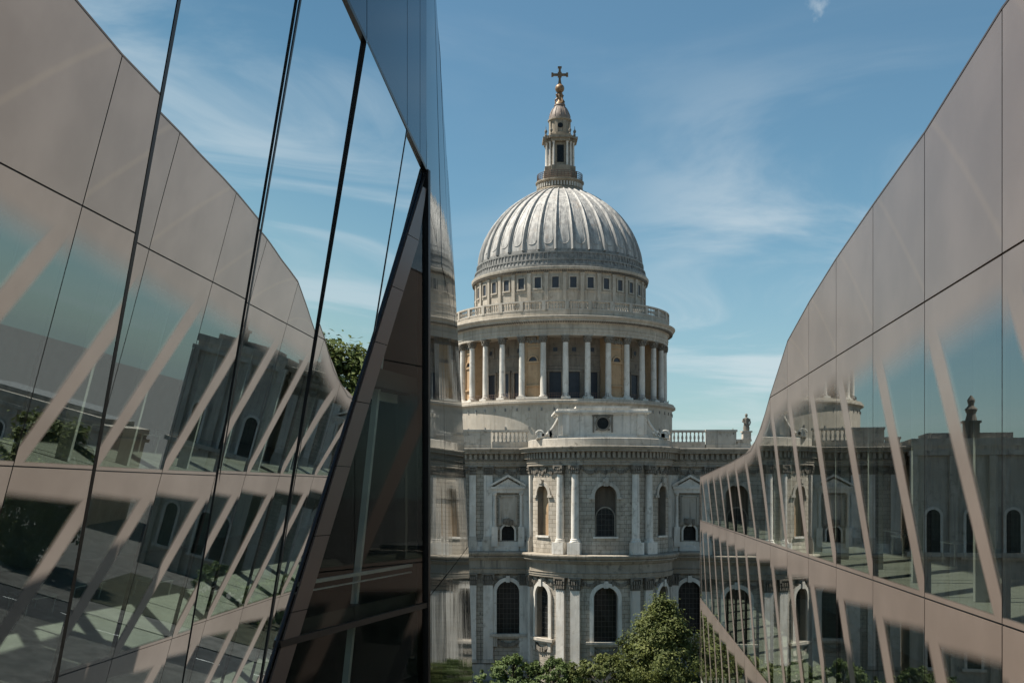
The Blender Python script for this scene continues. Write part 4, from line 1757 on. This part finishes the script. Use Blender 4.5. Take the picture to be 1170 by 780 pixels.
# lantern
lz = [(5.25, 90.3), (5.35, 90.9), (4.7, 91.3), (4.6, 92.2), (5.0, 92.5), (5.25, 92.7), (5.25, 92.95), (3.2, 93.0)]
lan = ring_part('lantern', lz + [(3.3, 93.0), (3.3, 94.8)], M['stone_lantern'], n=48)
lan.location = (DX, DY, 0)
b = MB()
for i in range(48):
    a = 2 * math.pi * i / 48
    rbox(b, a - .02, a + .02, 4.5, 5.0, 91.4, 92.3, 1)
b.build('bracket_row', M['stone_pale'], lan)
b = MB()
for i in range(40):
    a = 2 * math.pi * i / 40
    rbox(b, a - .008, a + .008, 4.85, 4.95, 92.95, 94.5, 1)
for z in (93.3, 93.7, 94.1, 94.5):
    rbox(b, 0, 2 * math.pi * .999, 4.86, 4.96, z, z + .09, 40)
b.build('railing', M['iron'], lan)


def cross_plan(b, h, e, z0, z1, c=.75):
    """octagon-ish block: square with projecting faces"""
    b.box(-h, h, -e, e, z0, z1)
    b.box(-e, e, -h, h, z0, z1)
    d = (h + e) / 2 * .92
    b.box(-d, d, -d, d, z0, z1 - .001)


b = MB()
cross_plan(b, 3.55, 2.2, 93.0, 95.0)
cross_plan(b, 3.3, 2.0, 95.0, 96.1)
cross_plan(b, 2.35, 1.6, 96.1, 101.3)
cross_plan(b, 3.3, 2.05, 101.3, 101.9)
cross_plan(b, 3.75, 2.4, 101.9, 102.35)
cross_plan(b, 3.3, 2.1, 102.35, 102.7)
b.build('lantern_stage', M['stone_lantern'], lan)
cm = MB()
cm.lathe([(.30, 96.1), (.26, 96.4), (.25, 98.5), (.22, 100.8), (.34, 101.29)], 10)
lcm = cm.mesh('lantern_column', M['stone_pale'], 40)
for i in range(4):
    a = math.pi / 2 * i
    for dx in (-1.45, 1.45):
        for dy in (-2.85,):
            x, y = dx * math.cos(a) - dy * math.sin(a), dx * math.sin(a) + dy * math.cos(a)
            link('lantern_column', lcm, lan, (x, y, 0))
    x, y = 2.35 * math.cos(a + math.pi / 4) * 1.32, 2.35 * math.sin(a + math.pi / 4) * 1.32
    link('lantern_column', lcm, lan, (x, y, 0))
for i in range(2):
    b = MB()
    if i == 0:
        b.box(-.72, .72, -2.42, -2.3, 96.9, 100.6)
    else:
        b.box(-2.42, -2.3, -.72, .72, 96.9, 100.6)
    b.build('lantern_window', M['leaded_glass'], lan)
b = MB()
b.lathe([(.12, 102.7), (.28, 102.8), (.1, 103.0), (.32, 103.5), (.3, 103.7), (.08, 104.0), (.03, 104.7)], 8)
um = b.mesh('lantern_urn', M['stone_dark'], 50)
for i in range(4):
    a = math.pi / 2 * i
    for dx in (-2.0, 2.0):
        x, y = dx * math.cos(a) + 3.1 * math.sin(a), dx * math.sin(a) - 3.1 * math.cos(a)
        link('lantern_urn', um, lan, (x, y, 0))
b = MB()
b.lathe([(2.45, 102.7), (2.45, 103.5), (2.2, 103.6), (2.2, 106.1), (2.35, 106.2), (2.6, 106.35), (2.6, 106.6), (2.3, 106.7)], 16)
for i in range(8):
    a = 2 * math.pi * (i + .5) / 8
    rbox(b, a - .14, a + .14, 2.1, 2.42, 103.5, 106.1, 1)
up = b.build('upper_stage', M['stone_lantern'], lan, smooth=20)
b = MB()
V = [(.55 * math.sin(2 * math.pi * i / 16), -2.26, 104.9 + .55 * math.cos(2 * math.pi * i / 16)) for i in range(16)]
b.add(V + [(x, y + .2, z) for x, y, z in V], [tuple(range(16)), tuple(reversed(range(16, 32)))] + [((i + 1) % 16, i, 16 + i, 16 + (i + 1) % 16) for i in range(16)])
b.build('oculus', M['leaded_glass'], lan)
b = MB()
b.lathe([(2.3, 106.7), (2.3, 107.2), (2.1, 107.9), (1.75, 108.7), (1.3, 109.3), (1.1, 109.6), (1.25, 109.75), (1.2, 109.95)], 24)
for i in range(12):
    a = 2 * math.pi * i / 12
    b.tube([((r + .02) * math.sin(a), -(r + .02) * math.cos(a), z) for r, z in ((2.3, 107.2), (2.1, 107.9), (1.75, 108.7), (1.3, 109.3))], .09, 5)
M['lead_brown'] = plain('lead_brown', (0.21, 0.165, 0.135), 0.6, 0, 0.5, 0.3, 1.5)
b.build('cupola', M['lead_brown'], lan, smooth=40)
b = MB()
b.lathe([(1.15, 109.95), (1.05, 110.3), (.7, 110.7), (.55, 111.3), (.62, 111.9), (.5, 112.3), (.42, 112.6)], 14)
for i in range(4):
    a = math.pi / 2 * i + .5
    b.tube([(1.05 * math.sin(a), -1.05 * math.cos(a), 110.2), (1.1 * math.sin(a), -1.1 * math.cos(a), 110.8), (.6 * math.sin(a), -.6 * math.cos(a), 111.4), (.85 * math.sin(a), -.85 * math.cos(a), 112.1), (.5 * math.sin(a), -.5 * math.cos(a), 112.5)], [.22, .2, .15, .2, .12], 6)
b.build('gilded_pedestal', M['gold'], lan, smooth=50)
b = MB()
b.lathe([(.05, 112.45)] + [(1.0 * math.sin(math.pi * i / 14), 113.5 - 1.0 * math.cos(math.pi * i / 14)) for i in range(1, 14)] + [(.05, 114.5)], 20)
b.build('gilded_ball', M['gold'], lan, smooth=60)
b = MB()
b.box(-.24, .24, -.2, .2, 114.4, 118.2)
b.box(-1.6, 1.6, -.2, .2, 116.25, 116.75)
b.box(-.42, .42, -.25, .25, 115.95, 117.05)
for (x, z) in ((-1.6, 116.5), (1.6, 116.5), (0, 118.1)):
    b.box(x - .22 - (0 if x else .2), x + .22 + (0 if x else .2), -.24, .24, z - (.42 if x else .18), z + (.42 if x else .18))
b.lathe([(.5, 114.3), (.34, 114.8), (.3, 115.2)], 10)
b.build('cross', M['bronze'], lan)

# ------------------------------------------------------------------ trees


def leaf_mat(name, c0, c1):
    m, t = new_mat(name)
    geo = t.n('ShaderNodeNewGeometry')
    r = geo.outputs['Random Per Island']
    nz = t.noise(geo.outputs['Position'], 0.45, 3, 0.6)
    f = t.math('ADD', t.math('MULTIPLY', r, 0.6), t.math('MULTIPLY', t.smooth(nz, .35, .65), 0.4))
    col = t.mix(f, c0, c1)
    df = t.n('ShaderNodeBsdfPrincipled')
    t.put(df.inputs['Base Color'], col)
    df.inputs['Roughness'].default_value = 0.6
    df.inputs['Specular IOR Level'].default_value = 0.25
    tl = t.n('ShaderNodeBsdfTranslucent')
    t.put(tl.inputs[0], col)
    mx = t.n('ShaderNodeMixShader')
    mx.inputs[0].default_value = 0.22
    t.t.links.new(df.outputs[0], mx.inputs[1])
    t.t.links.new(tl.outputs[0], mx.inputs[2])
    finish(t, mx.outputs[0])
    return m


M['leaf'] = leaf_mat('leaf_green', (0.045, 0.066, 0.016), (0.15, 0.165, 0.042))
M['leaf_bush'] = leaf_mat('leaf_bush', (0.045, 0.075, 0.02), (0.13, 0.175, 0.05))
M['bark'] = plain('bark', (0.07, 0.055, 0.04), 0.9)


def out_dir(c, h):
    return Vector((c.x, c.y, (c.z - .4 * h) + .25 * h)).normalized()


def tree(name, label, cat, loc, h, crown, n_clump, n_leaf, leaf, mat, group=None, seed=1, trunk_r=.25):
    """crown(z01)->radius; clumps fill the envelope, leaves fill the clumps"""
    rg = random.Random(seed)
    root = thing(name, label, cat, loc, group)
    b = MB()
    b.tube([(0, 0, -.05), (.05, .02, h * .25), (-.05, 0, h * .5), (.02, 0, h * .9)], [trunk_r, trunk_r * .8, trunk_r * .5, .03], 8)
    clumps = []
    for i in range(n_clump):
        z = rg.random() ** .85
        rr = crown(z) * h
        a = rg.uniform(0, 2 * math.pi)
        q = rr * math.sqrt(rg.uniform(.12, 1.0))
        lump = 1 + .28 * mnoise.noise(Vector((math.cos(a) * 1.7 + seed, math.sin(a) * 1.7, z * 4)))
        clumps.append(Vector((q * math.cos(a) * lump, q * math.sin(a) * lump, z * h)))
    for c in clumps[:26]:
        z0 = max(.15 * h, c.z - .25 * h)
        b.tube([(0, 0, z0), (c.x * .5, c.y * .5, z0 + (c.z - z0) * .6), tuple(c)], [trunk_r * .35, trunk_r * .2, .02], 5)
    b.build('trunk', M['bark'], root, smooth=50)
    b = MB()
    V, F = [], []
    for ci, c in enumerate(clumps):
        cr = min(1.25, h * rg.choice((.03, .045, .06, .085)))
        if rg.random() < (.16 if trunk_r < .4 else 0):
            c = c + out_dir(c, h) * h * rg.uniform(.03, .09)
        nl = int(n_leaf / n_clump)
        out = Vector((c.x, c.y, (c.z - .45 * h) * .8)).normalized()
        for k in range(nl):
            d = Vector((rg.gauss(0, 1), rg.gauss(0, 1), rg.gauss(0, .85)))
            p = c + d * cr * .55
            nrm = (d.normalized() * .5 + out * .6 + Vector((rg.uniform(-1, 1), rg.uniform(-1, 1), rg.uniform(-.3, 1))) * .7).normalized()
            t1 = nrm.orthogonal().normalized()
            t1.rotate(Matrix.Rotation(rg.uniform(0, 6.28), 3, nrm))
            t2 = nrm.cross(t1)
            s = leaf * rg.uniform(.6, 1.3)
            i0 = len(V)
            V += [tuple(p - t1 * s), tuple(p + t2 * s * .5 + nrm * s * .12), tuple(p + t1 * s), tuple(p - t2 * s * .5 + nrm * s * .12)]
            F.append((i0, i0 + 1, i0 + 2, i0 + 3))
    b.v = V
    b.f = F
    b.uv = [[(0, 0)] * 4 for _ in F]
    b.build('crown', mat, root)
    return root


def px(xp, yp, Y):
    return (559 - 559 + (xp - 559) * Y / FPX, Y, EYE + (562 - yp) * Y / FPX)


def cone_crown(z):
    return .66 * (max(0, 1 - z) ** .74) * (.62 + .38 * min(1, z / .2)) + .025 + .05 * math.sin(z * 17) * (1 - z)


def round_crown(z):
    return .62 * math.sqrt(max(0.02, 1 - (2 * z - .9) ** 2 * .8))


def wide_crown(z):
    return .95 * math.sqrt(max(0.02, 1 - (2 * z - .75) ** 2 * .75))


tx, ty, tz = px(756, 693, 136)
tree('broadleaf_tree', 'tall pointed green tree rising in front of the right-hand cathedral windows', 'tree', (tx, ty, .1), tz, cone_crown, 560, 42000, .19, M['leaf'], seed=3)
tx, ty, tz = px(586, 753, 138)
tree('bush', 'rounded light green bush below the cathedral window left of the apse', 'bush', (tx, ty, .1), tz, wide_crown, 170, 15000, .17, M['leaf_bush'], seed=5)
tx, ty, tz = px(632, 755, 137)
tree('bush', 'rounded green bush at the foot of the apse, beside the tall pilasters', 'bush', (tx, ty, .1), tz, wide_crown, 170, 15000, .17, M['leaf_bush'], seed=6)
tx, ty, tz = px(690, 752, 134)
tree('bush', 'low green bush at the left skirt of the tall pointed tree', 'bush', (tx, ty, .1), tz, wide_crown, 150, 13000, .18, M['leaf'], seed=8)
tx, ty, tz = px(505, 757, 139)
tree('bush', 'green bush at the left, mostly hidden behind the mirrored flank', 'bush', (tx, ty, .1), tz, wide_crown, 120, 9000, .17, M['leaf_bush'], seed=9)
tree('plane_tree', 'large dark tree beyond the bronze building, seen reflected in the left mirror glass', 'tree', (19.3 + SH * 104, 104, .1), 33.0, lambda z: .125 * math.sqrt(max(0.02, 1 - (2 * z - 1.1) ** 2 * .8)), 300, 24000, .32, M['leaf'], seed=11, trunk_r=.5)

# ------------------------------------------------------------------ neighbours seen in reflections


def stone_house(x, y, w, d, h, label, storeys, bays_, mat, rt=0.0):
    root = thing('stone_building', label, 'building', (x, y, 0))
    b = MB()
    b.box(-w / 2, w / 2, -d / 2, d / 2, 0, h)
    b.box(-w / 2 - .5, w / 2 + .5, -d / 2 - .5, d / 2 + .5, h - 1.2, h - .6)
    b.box(-w / 2 - .2, w / 2 + .2, -d / 2 - .2, d / 2 + .2, h, h + 1.0)
    b.box(-w / 2 - .9, w / 2 + .9, -d / 2 - .9, d / 2 + .9, h * .55, h * .55 + .6)
    for i in range(bays_ + 1):
        xx = -w / 2 + .05 + i * (w - .1) / bays_
        b.box(xx - .5, xx + .5, -d / 2 - .45, -d / 2 + .1, 0, h - 1.25)
    b.build('wall', mat, root)
    b = MB()
    b.box(-w / 2 + 2, w / 2 - 2, -d / 2 + 2, d / 2 - 2, h, h + 1.8)
    b.build('roof', M['lead_dark'], root)
    sh = (h - 3) / storeys
    hh, ww = sh * .36, .85
    arc = [(-ww, 0), (ww, 0)] + [(ww * math.cos(math.pi * i / 10), hh + ww * math.sin(math.pi * i / 10)) for i in range(11)]
    wb = MB()
    n_ = len(arc)
    wb.add([(x_, -.05, z_) for x_, z_ in arc] + [(x_, .03, z_) for x_, z_ in arc], [tuple(range(n_)), tuple(reversed(range(n_, 2 * n_)))] + [((i + 1) % n_, i, n_ + i, n_ + (i + 1) % n_) for i in range(n_)],
           [(x_, z_) for x_, z_ in arc] * 2)
    wme = wb.mesh('window', M['leaded_window'])
    fb = MB()
    pin = [(-ww, 0)] + [(-ww * math.cos(math.pi * i / 10), hh + ww * math.sin(math.pi * i / 10)) for i in range(11)] + [(ww, 0)]
    sc2 = 1.42
    pout = [(-ww * sc2, 0)] + [(-ww * sc2 * math.cos(math.pi * i / 10), hh + ww * sc2 * math.sin(math.pi * i / 10)) for i in range(11)] + [(ww * sc2, 0)]
    for (a_, b_), (c_, d_) in zip(zip(pin, pout), zip(pin[1:], pout[1:])):
        fb.hexa([(p_[0], .03, p_[1]) for p_ in (a_, b_, d_, c_)] + [(p_[0], -.28, p_[1]) for p_ in (a_, b_, d_, c_)])
    fb.box(-1.5, 1.5, -.35, .04, -.4, -.004)
    fme = fb.mesh('frame', M['stone_pale'])
    for s in range(storeys):
        for i in range(bays_):
            o = link('window', wme, root, (-w / 2 + (i + .5) * w / bays_, -d / 2, .22 * sh + s * sh))
            link('frame', fme, o)
    return root


sh1 = stone_house(-14.6, 162, 14.6, 12, 32, 'pale stone block with a corner pinnacle, only seen mirrored in the right-hand glass', 2, 3, M['stone'])
b = MB()
b.box(-.9, .9, -5.6, -3.8, 33.0, 35.0)
b.box(-1.1, 1.1, -5.8, -3.6, 35.0, 35.3)
b.lathe([(.75, 35.3), (.55, 36.2), (.8, 36.8), (.35, 37.3), (.5, 38.0), (.1, 38.6)], 10, 0, -4.7)
b.build('pinnacle', M['stone_dark'], sh1)
stone_house(-52, 185, 30, 20, 15, 'lower sooty stone block farther left, only seen mirrored in the right-hand glass', 3, 8, M['stone_drum'])
tx = -30.0
tree('plane_tree', 'dark tree left of the cathedral, seen mirrored in the right-hand windows', 'tree', (tx, 128, .1), 17, lambda z: .34 * math.sqrt(max(0.02, 1 - (2 * z - 1.1) ** 2 * .8)), 220, 13000, .35, M['leaf'], seed=14, trunk_r=.4)
